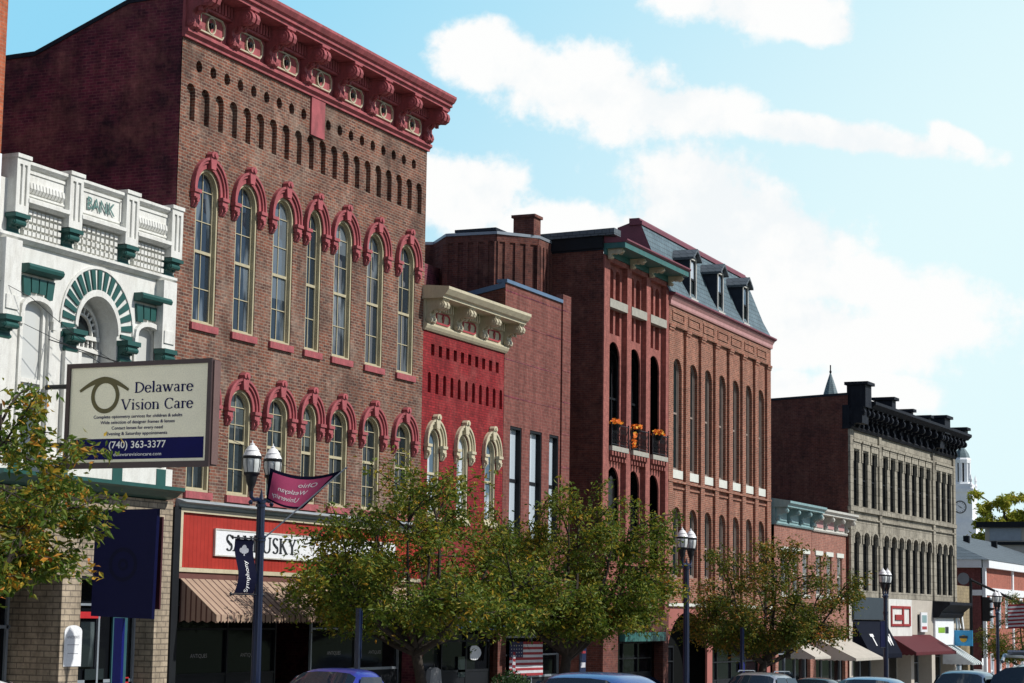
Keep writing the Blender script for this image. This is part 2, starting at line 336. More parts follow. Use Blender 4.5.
# ------------------------------------------------------------------ mesh builder
class MB:
    def __init__(s): s.v = []; s.f = []
    def add(s, vs, fs):
        o = len(s.v); s.v += [tuple(p) for p in vs]; s.f += [tuple(i + o for i in f) for f in fs]; return s
    def box(s, x0, x1, y0, y1, z0, z1):
        return s.add([(x0, y0, z0), (x1, y0, z0), (x1, y1, z0), (x0, y1, z0), (x0, y0, z1), (x1, y0, z1), (x1, y1, z1), (x0, y1, z1)],
                     [(0, 3, 2, 1), (4, 5, 6, 7), (0, 1, 5, 4), (1, 2, 6, 5), (2, 3, 7, 6), (3, 0, 4, 7)])
    def tess(s, loops, place, flip=False):
        pts = [p for l in loops for p in l]
        tr = tessellate_polygon([[Vector((a, b, 0)) for a, b in l] for l in loops])
        fs = []
        for a, b, c in tr:
            (ax, ay), (bx, by), (cx, cy) = pts[a], pts[b], pts[c]
            ar = (bx - ax) * (cy - ay) - (cx - ax) * (by - ay)
            if abs(ar) < 1e-9: continue
            fs.append((a, b, c) if (ar > 0) != flip else (a, c, b))
        return s.add([place(a, b) for a, b in pts], fs)
    def ext(s, pts, x0, x1):                       # outline in (y,z), from x0 (back) to x1 (front)
        s.tess([pts], lambda a, b: (x1, a, b)); s.tess([pts], lambda a, b: (x0, a, b), True)
        n = len(pts); ar = sum(pts[i][0] * pts[(i + 1) % n][1] - pts[(i + 1) % n][0] * pts[i][1] for i in range(n))
        if ar < 0: pts = pts[::-1]
        return s.add([(x0, a, b) for a, b in pts] + [(x1, a, b) for a, b in pts], [(i, (i + 1) % n, n + (i + 1) % n, n + i) for i in range(n)])
    def prof(s, pts, y0, y1):                      # outline in (x,z), swept along y
        n = len(pts); ar = sum(pts[i][0] * pts[(i + 1) % n][1] - pts[(i + 1) % n][0] * pts[i][1] for i in range(n))
        if ar < 0: pts = pts[::-1]
        s.tess([pts], lambda a, b: (a, y0, b)); s.tess([pts], lambda a, b: (a, y1, b), True)
        return s.add([(a, y0, b) for a, b in pts] + [(a, y1, b) for a, b in pts], [(i, n + i, n + (i + 1) % n, (i + 1) % n) for i in range(n)])
    def wall(s, outer, holes, x, depths):          # pierced front with reveals
        s.tess([outer] + holes, lambda a, b: (x, a, b))
        for h, d in zip(holes, depths):
            n = len(h)
            s.add([(x, a, b) for a, b in h] + [(x - d, a, b) for a, b in h], [(i, n + i, n + (i + 1) % n, (i + 1) % n) for i in range(n)])
        return s
    def ring(s, o, i_, x0, x1, closed=True):
        n = len(o); m = n if closed else n - 1
        vs = [(x1, a, b) for a, b in o] + [(x1, a, b) for a, b in i_] + [(x0, a, b) for a, b in o] + [(x0, a, b) for a, b in i_]
        fs = []
        for k in range(m):
            j = (k + 1) % n
            fs += [(k, j, n + j, n + k), (k, 2 * n + k, 2 * n + j, j), (n + k, n + j, 3 * n + j, 3 * n + k)]
        if not closed: fs += [(0, n, 3 * n, 2 * n), (n - 1, 3 * n - 1, 4 * n - 1, 2 * n - 1)]
        return s.add(vs, fs)
    def face(s, pts, x): return s.tess([pts], lambda a, b: (x, a, b))
    def tube(s, path, rads, n=8, cap=True):
        if isinstance(rads, (int, float)): rads = [rads] * len(path)
        path = [Vector(p) for p in path]; o = len(s.v); prev = None
        for i, p in enumerate(path):
            t = (path[min(i + 1, len(path) - 1)] - path[max(i - 1, 0)]).normalized()
            a = (prev - t * prev.dot(t)) if prev is not None else t.orthogonal()
            a.normalize(); prev = a; b = t.cross(a)
            for k in range(n):
                q = 2 * math.pi * k / n; s.v.append(tuple(p + (a * math.cos(q) + b * math.sin(q)) * rads[i]))
        for i in range(len(path) - 1):
            for k in range(n): s.f.append((o + i * n + k, o + i * n + (k + 1) % n, o + (i + 1) * n + (k + 1) % n, o + (i + 1) * n + k))
        if cap:
            s.f.append(tuple(o + k for k in range(n))[::-1]); s.f.append(tuple(o + (len(path) - 1) * n + k for k in range(n)))
        return s
    def lathe(s, prof, c=(0, 0, 0), n=16):
        return s.tube([(c[0], c[1], c[2] + z) for r, z in prof], [max(r, .002) for r, z in prof], n) if False else s._lathe(prof, c, n)
    def _lathe(s, prof, c, n):
        o = len(s.v)
        for r, z in prof:
            for k in range(n):
                q = 2 * math.pi * k / n; s.v.append((c[0] + max(r, .001) * math.cos(q), c[1] + max(r, .001) * math.sin(q), c[2] + z))
        for i in range(len(prof) - 1):
            for k in range(n): s.f.append((o + i * n + k, o + i * n + (k + 1) % n, o + (i + 1) * n + (k + 1) % n, o + (i + 1) * n + k))
        s.f.append(tuple(o + k for k in range(n))[::-1]); s.f.append(tuple(o + (len(prof) - 1) * n + k for k in range(n)))
        return s
    def disc(s, yc, zc, r, x0, x1, n=14): return s.ext([(yc + r * math.cos(2 * math.pi * k / n), zc + r * math.sin(2 * math.pi * k / n)) for k in range(n)], x0, x1)
    def shift(s, dx=0, dy=0, dz=0): s.v = [(a + dx, b + dy, c + dz) for a, b, c in s.v]; return s
    def mesh(s, name, mat, smooth=False):
        me = bpy.data.meshes.new(name); me.from_pydata(s.v, [], s.f); me.materials.append(MATS[mat])
        if smooth:
            me.polygons.foreach_set('use_smooth', [True] * len(me.polygons))
            try: me.set_sharp_from_angle(angle=R(40))
            except Exception: pass
        me.update(); return me
def link(name, data, parent=None, loc=(0, 0, 0)):
    o = bpy.data.objects.new(name, data); COL.objects.link(o); o.location = loc
    if parent is not None: o.parent = parent
    return o
def tag(o, label, cat, group=None, kind=None):
    if label: o['label'] = label
    if cat: o['category'] = cat
    if group: o['group'] = group
    if kind: o['kind'] = kind
    return o
GY = -0.022
def gz(y): return GY * (min(max(y, -80), 200) - 36)
def arch(wd, hs, rise, n=12, z0=0., yc=0.):
    p = [(yc - wd / 2, z0), (yc + wd / 2, z0)]
    if rise <= 0: return p + [(yc + wd / 2, z0 + hs), (yc - wd / 2, z0 + hs)]
    for k in range(n + 1):
        q = math.pi * k / n; p.append((yc + wd / 2 * math.cos(q), z0 + hs + rise * math.sin(q)))
    return p
def arc(wd, zs, rise, n=14, yc=0., legs=0.):
    p = []
    if legs: p.append((yc + wd / 2, zs - legs))
    for k in range(n + 1):
        q = math.pi * k / n; p.append((yc + wd / 2 * math.cos(q), zs + rise * math.sin(q)))
    if legs: p.append((yc - wd / 2, zs - legs))
    return p
def rect(y0, y1, z0, z1): return [(y0, z0), (y1, z0), (y1, z1), (y0, z1)]
CACHE = {}
class Bld:
    def __init__(s, name, label, cat, X, Y, rot=0, absolute=True, group=None):
        s.X, s.Y = X, Y; s.z = gz(Y); s.oy = Y if absolute else 0
        s.root = link(name, None, None, (X, Y, s.z)); s.root.rotation_euler = (0, 0, R(rot)); tag(s.root, label, cat, group)
    def part(s, name, mb, mat, parent=None, label=None, smooth=False, kind=None):
        mb.shift(0, -s.oy, -s.z); o = link(name, mb.mesh(name, mat, smooth), parent or s.root)
        if label: o['label'] = label
        if kind: o['kind'] = kind
        return o
    def inst(s, name, key, make, mat, loc=(0, 0, 0), parent=None, smooth=False):
        if key not in CACHE: CACHE[key] = make().mesh(name, mat, smooth)
        l = loc if parent else (loc[0], loc[1] - s.oy, loc[2] - s.z)
        return link(name, CACHE[key], parent or s.root, l)

# ------------------------------------------------------------------ lettering
def text_mb(body, size, mb=None, place=None, depth=.008, width=None, shear=0, bold=0, align='CENTER', spacing=1):
    cu = bpy.data.curves.new('t', 'FONT'); cu.body = body; cu.size = size; cu.align_x = align; cu.align_y = 'CENTER'
    cu.shear = shear; cu.offset = bold; cu.resolution_u = 3; cu.space_character = spacing
    o = bpy.data.objects.new('t', cu); COL.objects.link(o)
    bpy.context.view_layer.update()
    me = bpy.data.meshes.new_from_object(o.evaluated_get(bpy.context.evaluated_depsgraph_get()))
    vs = [tuple(v.co) for v in me.vertices]; fs = [tuple(p.vertices) for p in me.polygons]
    bpy.data.objects.remove(o); bpy.data.curves.remove(cu); bpy.data.meshes.remove(me)
    if vs and width:
        x0 = min(v[0] for v in vs); x1 = max(v[0] for v in vs); k = width / (x1 - x0)
        vs = [((v[0] - (x0 + x1) / 2) * k, v[1], v[2]) for v in vs]
    mb = mb or MB(); return mb.add([place(a, b) for a, b, c in vs], fs)
def seg(pts, ws):
    """stroke of varying width -> list of quads in 2D"""
    out = []; L_, R_ = [], []
    for i, p in enumerate(pts):
        a = Vector(pts[max(i - 1, 0)]); b = Vector(pts[min(i + 1, len(pts) - 1)]); d = (b - a).normalized(); n = Vector((-d.y, d.x)); ww = ws[i] if isinstance(ws, (list, tuple)) else ws
        L_.append(Vector(p) + n * ww / 2); R_.append(Vector(p) - n * ww / 2)
    for i in range(len(pts) - 1): out.append([L_[i], R_[i], R_[i + 1], L_[i + 1]])
    return out
def earc(cx, cy, rx, ry, a0, a1, thick=.10, thin=.048, n=16):
    pts, ws = [], []
    for k in range(n + 1):
        q = R(a0 + (a1 - a0) * k / n); pts.append((cx + rx * math.cos(q), cy + ry * math.sin(q))); ws.append(thin + (thick - thin) * abs(math.cos(q)) ** 1.2)
    return seg(pts, ws)
S_, T_ = .10, .048
def ser(x, y, w_=.17): return seg([(x - w_ / 2, y), (x + w_ / 2, y)], T_)
def stem(x, h, bot=True, top='flag'):
    o = seg([(x, 0), (x, h)], S_)
    if bot: o += ser(x, T_ / 2)
    if top == 'flag': o += seg([(x - .09, h - .035), (x, h - .005)], .05)
    if top == 'ser': o += ser(x, h - T_ / 2)
    return o
GL = {
 'D': (.66, stem(.13, .68, True, 'ser') + earc(.2, .34, .38, .322, 90, -90, .095) + seg([(.13, .662), (.2, .662)], T_) + seg([(.13, .018), (.2, .018)], T_)),
 'e': (.44, earc(.22, .235, .17, .225, 0, 325) + seg([(.05, .26), (.39, .26)], T_)),
 'l': (.24, stem(.12, .72)),
 'a': (.44, seg([(.31, .34), (.31, .05), (.35, .02), (.41, .03)], [S_, S_, .06, .04]) + earc(.2, .34, .11, .12, 0, 160, .085, .04) + earc(.19, .135, .12, .12, 20, 340, .08, .035)),
 'w': (.70, seg([(.08, .46), (.22, .01)], S_) + seg([(.22, .01), (.36, .46)], T_) + seg([(.33, .46), (.47, .01)], S_) + seg([(.47, .01), (.62, .46)], T_) + ser(.08, .448) + ser(.345, .448, .14) + ser(.62, .448, .14)),
 'r': (.36, stem(.12, .46) + earc(.24, .31, .10, .13, 170, 40, .06, .04) + seg([(.29, .40), (.34, .40)], .08)),
 'V': (.68, seg([(.09, .68), (.33, .01)], .095) + seg([(.33, .01), (.58, .68)], T_) + ser(.09, .662, .2) + ser(.58, .662, .18)),
 'i': (.24, stem(.12, .46) + seg([(.075, .63), (.165, .63)], .09)),
 's': (.36, earc(.18, .345, .11, .105, 40, 250, .06, .04) + seg([(.10, .28), (.27, .17)], .085) + earc(.175, .12, .12, .105, 60, -150, .06, .04)),
 'o': (.48, earc(.24, .23, .18, .225, 0, 360, .09)),
 'n': (.52, stem(.12, .46) + earc(.26, .33, .14, .12, 170, 0, .05, .04) + seg([(.40, .33), (.40, 0)], S_) + ser(.40, T_ / 2)),
 'C': (.62, earc(.34, .34, .27, .33, 45, 315, .095) + seg([(.54, .66), (.54, .48)], T_)),
 'S': (.50, earc(.25, .51, .16, .155, 30, 250, .08, .045) + seg([(.13, .41), (.36, .25)], .1) + earc(.24, .17, .17, .16, 60, -150, .08, .045)),
 'A': (.66, seg([(.08, 0), (.33, .68)], T_) + seg([(.33, .68), (.58, 0)], .1) + seg([(.17, .22), (.49, .22)], T_) + ser(.08, .018, .16) + ser(.58, .018, .2)),
 'N': (.70, seg([(.12, 0), (.12, .68)], T_ * 1.3) + seg([(.12, .67), (.56, .02)], .1) + seg([(.57, 0), (.57, .68)], T_ * 1.3) + ser(.12, .018) + ser(.1, .662) + ser(.57, .662)),
 'B': (.58, stem(.13, .68, True, 'ser') + earc(.22, .51, .2, .155, 90, -90) + earc(.22, .18, .25, .165, 90, -90) + seg([(.13, .345), (.22, .345)], T_) + seg([(.13, .662), (.22, .662)], T_) + seg([(.13, .018), (.22, .018)], T_)),
 'K': (.66, stem(.13, .68, True, 'ser') + seg([(.13, .28), (.5, .67)], T_ * 1.3) + seg([(.25, .4), (.56, .01)], .095) + ser(.5, .662) + ser(.57, .018)),
 'U': (.70, seg([(.12, .68), (.12, .2)], S_) + earc(.33, .2, .21, .19, 180, 360, .075) + seg([(.54, .2), (.54, .68)], .05) + ser(.12, .662, .2) + ser(.54, .662)),
 'Y': (.64, seg([(.08, .68), (.32, .3)], .09) + seg([(.32, .3), (.54, .68)], T_) + seg([(.32, .3), (.32, 0)], S_) + ser(.32, .018, .2) + ser(.09, .662, .18) + ser(.54, .662)),
 ' ': (.28, []),
}
def serif_mb(body, height, yc, zc, place, mb=None, width=None, anchor='C'):
    tot = sum(GL[c][0] for c in body); k = height / .68; kx = k if not width else width / tot
    x = -tot / 2 if anchor == 'C' else (-tot if anchor == 'R' else 0); mb = mb or MB()
    for c in body:
        adv, st = GL[c]
        for q in st: mb.add([place(yc + (x + p.x) * kx, zc + (p.y - .34) * k) for p in q], [(0, 1, 2, 3)])
        x += adv
    return mb

# ------------------------------------------------------------------ ground
ST = [-60, 200, 260, 2500]
def strip(x0, x1, dz, name, mat, label=None, cuts=ST, h=None):
    mb = MB()
    for a, b in zip(cuts, cuts[1:]):
        mb.add([(x0, a, gz(a) + dz), (x1, a, gz(a) + dz), (x1, b, gz(b) + dz), (x0, b, gz(b) + dz)], [(0, 1, 2, 3)])
        if h:
            for x, fl in ((x0, 0), (x1, 1)):
                q = [(x, a, gz(a) + dz), (x, b, gz(b) + dz), (x, b, gz(b) + dz - h), (x, a, gz(a) + dz - h)]
                mb.add(q, [(0, 1, 2, 3) if fl == 0 else (3, 2, 1, 0)])
    return tag(link(name, mb.mesh(name, mat)), None, None, kind='structure')
strip(-1500, 1500, -.25, 'ground', 'grass')
strip(-21.3, -2.2, -.13, 'road', 'asphalt')
strip(-80, -21.48, 0, 'sidewalk', 'concrete', h=.22)
strip(-21.472, -21.3, .004, 'kerb', 'concrete', h=.22)
strip(-2.2, 7, 0, 'sidewalk', 'concrete', h=.22)
mk = MB()
for xx in (-12.0, -11.75): mk.add([(xx, -60, gz(-60) - .126), (xx + .1, -60, gz(-60) - .126), (xx + .1, 200, gz(200) - .126), (xx, 200, gz(200) - .126)], [(0, 1, 2, 3)])
y = -20
while y < 180:
    mk.add([(-21.3, y, gz(y) - .126), (-18.9, y, gz(y) - .126), (-18.9, y + .1, gz(y + .1) - .126), (-21.3, y + .1, gz(y + .1) - .126)], [(0, 1, 2, 3)]); y += 6.7
tag(link('road_marking', mk.mesh('road_marking', 'road_paint')), None, None, kind='structure')

# ------------------------------------------------------------------ shared pieces
def scroll_prof(p, h):
    return [(0, 0), (.15 * p, .02 * h), (.26 * p, .07 * h), (.30 * p, .15 * h), (.27 * p, .25 * h), (.20 * p, .33 * h), (.20 * p, .44 * h), (.36 * p, .54 * h), (.58 * p, .57 * h),
            (.80 * p, .55 * h), (.95 * p, .62 * h), (1.0 * p, .73 * h), (.96 * p, .84 * h), (.86 * p, .91 * h), (.9 * p, .93 * h), (.9 * p, h), (0, h)]
def scroll_bracket(p, h, w_, double=True):
    mb = MB()
    if double:
        a = w_ * .40
        mb.prof(scroll_prof(p, h), -w_ / 2, -w_ / 2 + a); mb.prof(scroll_prof(p, h), w_ / 2 - a, w_ / 2)
        mb.prof([(0, 0), (.3 * p, .08 * h), (.2 * p, .4 * h), (.75 * p, .6 * h), (.85 * p, .99 * h), (0, .99 * h)], -w_ * .12, w_ * .12)
    else: mb.prof(scroll_prof(p, h), -w_ / 2, w_ / 2)
    for s_ in (-1, 1):
        for (cx, cz, r) in ((.16 * p, .17 * h, .12 * p), (.72 * p, .74 * h, .20 * p)):
            n = 12; e0, e1 = s_ * w_ / 2, s_ * (w_ / 2 + .03)
            q = [(cx + r * math.cos(2 * math.pi * k / n), cz + r * math.sin(2 * math.pi * k / n)) for k in range(n)]
            mb.prof(q, min(e0, e1), max(e0, e1))
            q = [(cx + r * .45 * math.cos(2 * math.pi * k / n), cz + r * .45 * math.sin(2 * math.pi * k / n)) for k in range(n)]
            mb.prof(q, min(s_ * (w_ / 2 + .03), s_ * (w_ / 2 + .055)), max(s_ * (w_ / 2 + .03), s_ * (w_ / 2 + .055)))
    mb.box(0, .92 * p, -w_ / 2 - .03, w_ / 2 + .03, h * .945, h)
    for yy in (-w_ * .28, w_ * .28): mb.box(.40 * p, .52 * p, yy - .04, yy + .04, .455 * h, .56 * h)     # drops
    return mb
def hood_mb(wd, zs, rise):
    """arched window hood: stepped moulding, keystone, scroll capitals. zs = spring height above sill"""
    mb = MB(); lg = .10
    o = arc(wd + .46, zs, rise + .26, 16, 0, lg); m = arc(wd + .24, zs, rise + .14, 16, 0, lg); i_ = arc(wd + .02, zs, rise + .01, 16, 0, lg)
    mb.ring(o, m, 0, .085, False); mb.ring(m, i_, 0, .04, False)
    o2 = arc(wd + .48, zs, rise + .27, 16, 0, lg); m2 = arc(wd + .37, zs, rise + .21, 16, 0, lg)
    mb.ring(o2, m2, .085, .125, False)
    zt = zs + rise
    mb.ext([(-.10, zt - .01), (.10, zt - .01), (.135, zt + .30), (-.135, zt + .30)], 0, .15)
    mb.ext([(-.11, zt + .27), (.11, zt + .27), (.14, zt + .34), (.07, zt + .41), (-.07, zt + .41), (-.14, zt + .34)], .02, .18)
    mb.disc(0, zt + .33, .05, .18, .21, 10)
    for s_ in (-1, 1):
        yc = s_ * (wd / 2 + .12)
        mb.box(0, .145, yc - .145, yc + .145, zs - .15, zs - .07)
        mb.box(0, .11, yc - .115, yc + .115, zs - .26, zs - .15)
        mb.prof([(0, zs - .50), (.04, zs - .48), (.09, zs - .40), (.08, zs - .34), (.14, zs - .29), (.14, zs - .26), (0, zs - .26)], yc - .09, yc + .09)
        mb.disc(yc, zs - .34, .05, .10, .15, 10)
    return mb
def arched_window(B, key, yc, zb, wd, hs, rise, frame_mat='cream_frame', glass_mat='pane', hood_mat=None, sill_mat=None, t=.06, bars=3, rec=.15, mull=True, mid=None, hood=None, sill_w=.08, x=0., fd=.20, thick_jamb=True):
    def fr():
        mb = MB(); mb.ring(arch(wd, hs, rise, 14), arch(wd - 2 * t, hs - t, rise - t if rise else 0, 14, t), -rec - .02, x - .02 if thick_jamb else -rec + .05)
        mb.ring(arch(wd - 2 * t, hs - t, rise - t if rise else 0, 14, t), arch(wd - 2 * t - .09, hs - t - .045, (rise - t - .045) if rise else 0, 14, t + .045), -rec - .02, -rec + .04)
        iw = wd - 2 * t - .09; H = hs + rise
        zm = mid if mid else H * .47
        mb.box(-rec - .01, -rec + .045, -iw / 2, iw / 2, zm - .035, zm + .035)
        if mull: mb.box(-rec - .01, -rec + .018, -.012, .012, t + .045, H - t - .045)
        for k in range(1, bars + 1):
            z = zm + (hs - zm) * k / (bars) if bars else 0
            if k <= bars: mb.box(-rec - .01, -rec + .022, -iw / 2, iw / 2, z - .010, z + .010)
        nb = max(bars - 1, 0)
        for k in range(1, nb + 1):
            z = zm * k / (nb + 1); mb.box(-rec - .01, -rec + .022, -iw / 2, iw / 2, z - .010, z + .010)
        return mb
    wv = B.inst('window', ('f', key), fr, frame_mat, (x, yc, zb))
    B.inst('glass', ('g', key), lambda: MB().face(arch(wd - 2 * t - .02, hs - t, (rise - t) if rise else 0, 14, t), -rec), glass_mat, (0, 0, 0), wv)
    if hood_mat: B.inst('hood', ('h', key), hood or (lambda: hood_mb(wd, hs, rise)), hood_mat, (.002, 0, 0), wv)
    if sill_mat: B.inst('sill', ('s', key), lambda: MB().box(-.10, .07, -wd / 2 - sill_w, wd / 2 + sill_w, -.165, -.002), sill_mat, (0, 0, 0), wv)
    return wv
def block(B, y0, y1, ztop, depth, zbot=None, side=None, x0=-.02, name='wall', mat='brick_dark', roof='dark_roof', lean=0):
    """side walls, back and roof of a plain body behind a facade; side = outline in (x,z) of the left wall"""
    zb = gz(y1) - .3 if zbot is None else zbot
    side = side or [(-depth, zb), (x0, zb), (x0, ztop), (-depth, ztop - lean)]
    mb = MB(); mb.tess([side], lambda a, b: (a, y0, b), False); mb.tess([side], lambda a, b: (a, y1, b), True)
    mb.add([(-depth, y0, zb), (-depth, y1, zb), (-depth, y1, side[-1][1]), (-depth, y0, side[-1][1])], [(0, 1, 2, 3)])
    B.part(name, mb, mat)
    top = side[2:]; rm = MB()
    for (xa, za), (xb, zb_) in zip(top, top[1:]):
        rm.add([(xa, y0 + .25, za - .18), (xa, y1 - .25, za - .18), (xb, y1 - .25, zb_ - .18), (xb, y0 + .25, zb_ - .18)], [(0, 1, 2, 3)])
        cp = [(xa, za), (xb, zb_)]
        for yy in (y0, y1 - .3): rm.add([(xa, yy - .03, za + .01), (xa, yy + .33, za + .01), (xb, yy + .33, zb_ + .01), (xb, yy - .03, zb_ + .01),
                                       (xa, yy - .03, za - .1), (xa, yy + .33, za - .1), (xb, yy + .33, zb_ - .1), (xb, yy - .03, zb_ - .1)],
                                       [(0, 1, 2, 3), (4, 7, 6, 5), (0, 3, 7, 4), (1, 5, 6, 2), (0, 4, 5, 1), (2, 6, 7, 3)])
    B.part('roof', rm, roof)
def shop_row(B, x, y0, y1, z0, z1, n, frame='grey_metal', gl='shop_glass', bulk='dark_trim', door=None, fw=.06):
    """storefront windows set back behind the facade"""
    g = B.part('shopfront', (lambda m: m)(sum_boxes([(x - .02, x + .04, y0 + (y1 - y0) * k / n - fw / 2, y0 + (y1 - y0) * k / n + fw / 2, z0, z1) for k in range(n + 1)] +
               [(x - .02, x + .03, y0, y1, z1 - .07, z1), (x - .02, x + .03, y0, y1, z0 + .55, z0 + .62), (x - .02, x + .035, y0, y1, z1 - .62, z1 - .57)])), frame)
    B.part('shop_window', MB().box(x - .06, x - .025, y0, y1, z0 + .0, z1), gl, g)
    B.part('stall_riser', MB().box(x - .02, x + .02, y0, y1, z0 - .25, z0 + .545), bulk, g)
    return g
def sum_boxes(bs):
    mb = MB()
    for b in bs: mb.box(*b)
    return mb
def awning(name, label, X, y0, y1, ztop, zbot, proj, mat, side_mat=None, val=.2, group=None, scallop=.14, rot=0, taper=0):
    """sloping fabric awning with scalloped valance, on the wall plane X"""
    Y = (y0 + y1) / 2; root = link(name, None, None, (X, Y, zbot)); root.rotation_euler = (0, 0, R(rot)); tag(root, label, 'awning', group)
    a, b = y0 - Y, y1 - Y; h = ztop - zbot
    mb = MB(); mb.add([(0, a, h), (0, b, h), (proj, b, 0), (proj, a, 0), (0, a, h - .03), (0, b, h - .03), (proj, b, -.03), (proj, a, -.03)],
                      [(0, 3, 2, 1), (4, 5, 6, 7), (0, 1, 5, 4), (2, 3, 7, 6), (0, 4, 7, 3), (1, 2, 6, 5)])
    if val:
        n = max(4, int((b - a) / scallop)); tb = []
        for k in range(n):
            p0, p1 = a + (b - a) * k / n, a + (b - a) * (k + 1) / n; pm = (p0 + p1) / 2
            z0, zm = -val * .72, -val
            mb.add([(proj + .012, p0, -.0), (proj + .012, p1, 0), (proj + .012, p1, z0), (proj + .012, pm, zm), (proj + .012, p0, z0),
                    (proj, p0, 0), (proj, p1, 0), (proj, p1, z0), (proj, pm, zm), (proj, p0, z0)], [(0, 4, 3, 2, 1), (5, 6, 7, 8, 9), (0, 5, 9, 4), (1, 2, 7, 6)])
    link('canopy', mb.mesh('canopy', mat), root)
    for yy in (a, b - .02):
        sm = MB(); ns = max(3, int(proj / .12)); q = [(0.01, h - .035), (proj - .01, -.035)]
        low = []
        for k in range(ns + 1):
            xx = proj * (1 - k / ns); low.append((xx, -val * (.72 if k % 2 else 1.0)))
        sm.prof(q + low, yy, yy + .02); link('side_panel', sm.mesh('side_panel', side_mat or mat), root)
    fr = MB()
    for yy in (a + .08, b - .08): fr.tube([(.02, yy, 0), (proj - .03, yy, -.05)], .015, 6)
    fr.tube([(proj - .02, a + .03, -.05), (proj - .02, b - .03, -.05)], .015, 6)
    link('frame', fr.mesh('frame', 'iron_black'), root)
    return root

# ================================================================== left neighbour (a sliver at the frame's edge)
B = Bld('corner_building', 'tall orange brick building at the left edge with white lower storeys', 'building', -25.85, 24)
block(B, 24, 32.32, 18, 14, x0=-.25, mat='brick_orange')
B.part('upper_wall', MB().box(-.24, -.02, 24.01, 32.30, 11.62, 18.2), 'brick_orange')
B.part('lower_wall', MB().box(-.24, .0, 24.01, 32.31, gz(24) - .3, 11.60), 'white_cool')

# ================================================================== bank
B = Bld('bank_building', 'white painted bank with green trim, arched window and beige brick ground floor', 'building', -26, 32.5)
block(B, 32.36, 38.78, 11.3, 15, x0=-.32, mat='brick_dark')
by0, by1 = 32.36, 38.78; AC = 35.95
arch_o = arch(1.46, 3.2, .75, 16, 5.3, AC)
w1 = arch(.86, 2.9, .20, 8, 5.75, 33.82); w2 = arch(.86, 2.9, .20, 8, 5.75, 37.84)
f = MB().wall(rect(by0, by1, 5.28, 11.2), [arch_o, w1, w2], 0, [.50, .16, .16])
f.face(arch_o, -.50)
B.part('wall', f, 'white_paint')
# lunette and door window in the deep arch
lw = MB(); lun = arc(1.30, 8.45, .66, 12, AC); lun_i = arc(1.18, 8.45, .60, 12, AC)
lw.ring(lun, lun_i, -.50, -.41, False); lw.box(-.50, -.40, AC - .66, AC + .66, 8.36, 8.45)
rr2 = arc(.84, 8.45, .43, 12, AC); rr3 = arc(.92, 8.45, .47, 12, AC); lw.ring(rr3, rr2, -.50, -.43, False)
for k in range(1, 12):
    q = math.pi * k / 12; u = Vector((math.cos(q), math.sin(q))); nrm = Vector((-u.y, u.x)) * .022
    a, b = u * .45, u * .62; lw.ext([(AC + p.x, 8.45 + p.y) for p in (a - nrm, b - nrm, b + nrm, a + nrm)], -.50, -.44)
for k in range(9):
    yy = AC - .62 + 1.24 * k / 8; lw.box(-.50, -.44, yy - .02, yy + .02, 8.18, 8.36)
lw.box(-.50, -.39, AC - .68, AC + .68, 8.08, 8.18); lw.box(-.50, -.41, AC - .06, AC + .06, 5.32, 8.08)
for yy in (AC - .66, AC + .6): lw.box(-.50, -.41, yy, yy + .06, 5.32, 8.08)
wn = B.part('window', lw, 'white_paint')
B.part('glass', MB().face(lun_i, -.495).face(rect(AC - .62, AC + .62, 8.18, 8.36), -.495), 'dark_glass', wn)
B.part('curtain', MB().face(rect(AC - .6, AC + .6, 5.35, 8.06), -.492), 'pane_curtain', wn)
# voussoirs of the big arch
vg = MB()
nv = 19
for k in range(nv):
    a0 = R(-22) + R(224) * (k + .22) / nv; a1 = R(-22) + R(224) * (k + .78) / nv
    def pt(r, a):
        if a < 0: return (AC + r, 8.55 + r * math.tan(a) * .75)
        if a > math.pi: return (AC - r, 8.55 + r * math.tan(math.pi - a) * .75)
        return (AC + r * math.cos(a), 8.55 + r * math.sin(a))
    vg.ext([pt(.84, a0), pt(1.27, a0), pt(1.27, a1), pt(.84, a1)], .0, .035)
B.part('arch_voussoirs', vg, 'green_paint')
ar = MB().ring(arc(1.64, 8.55, .84, 20, AC), arc(1.46, 8.50, .75, 20, AC), 0, .045, False)
for r_ in (1.29,): ar.ring(arc(2 * r_ + .10, 8.55, r_ + .06, 20, AC), arc(2 * r_, 8.55, r_, 20, AC), 0, .03, False)
B.part('arch_moulding', ar, 'white_paint')
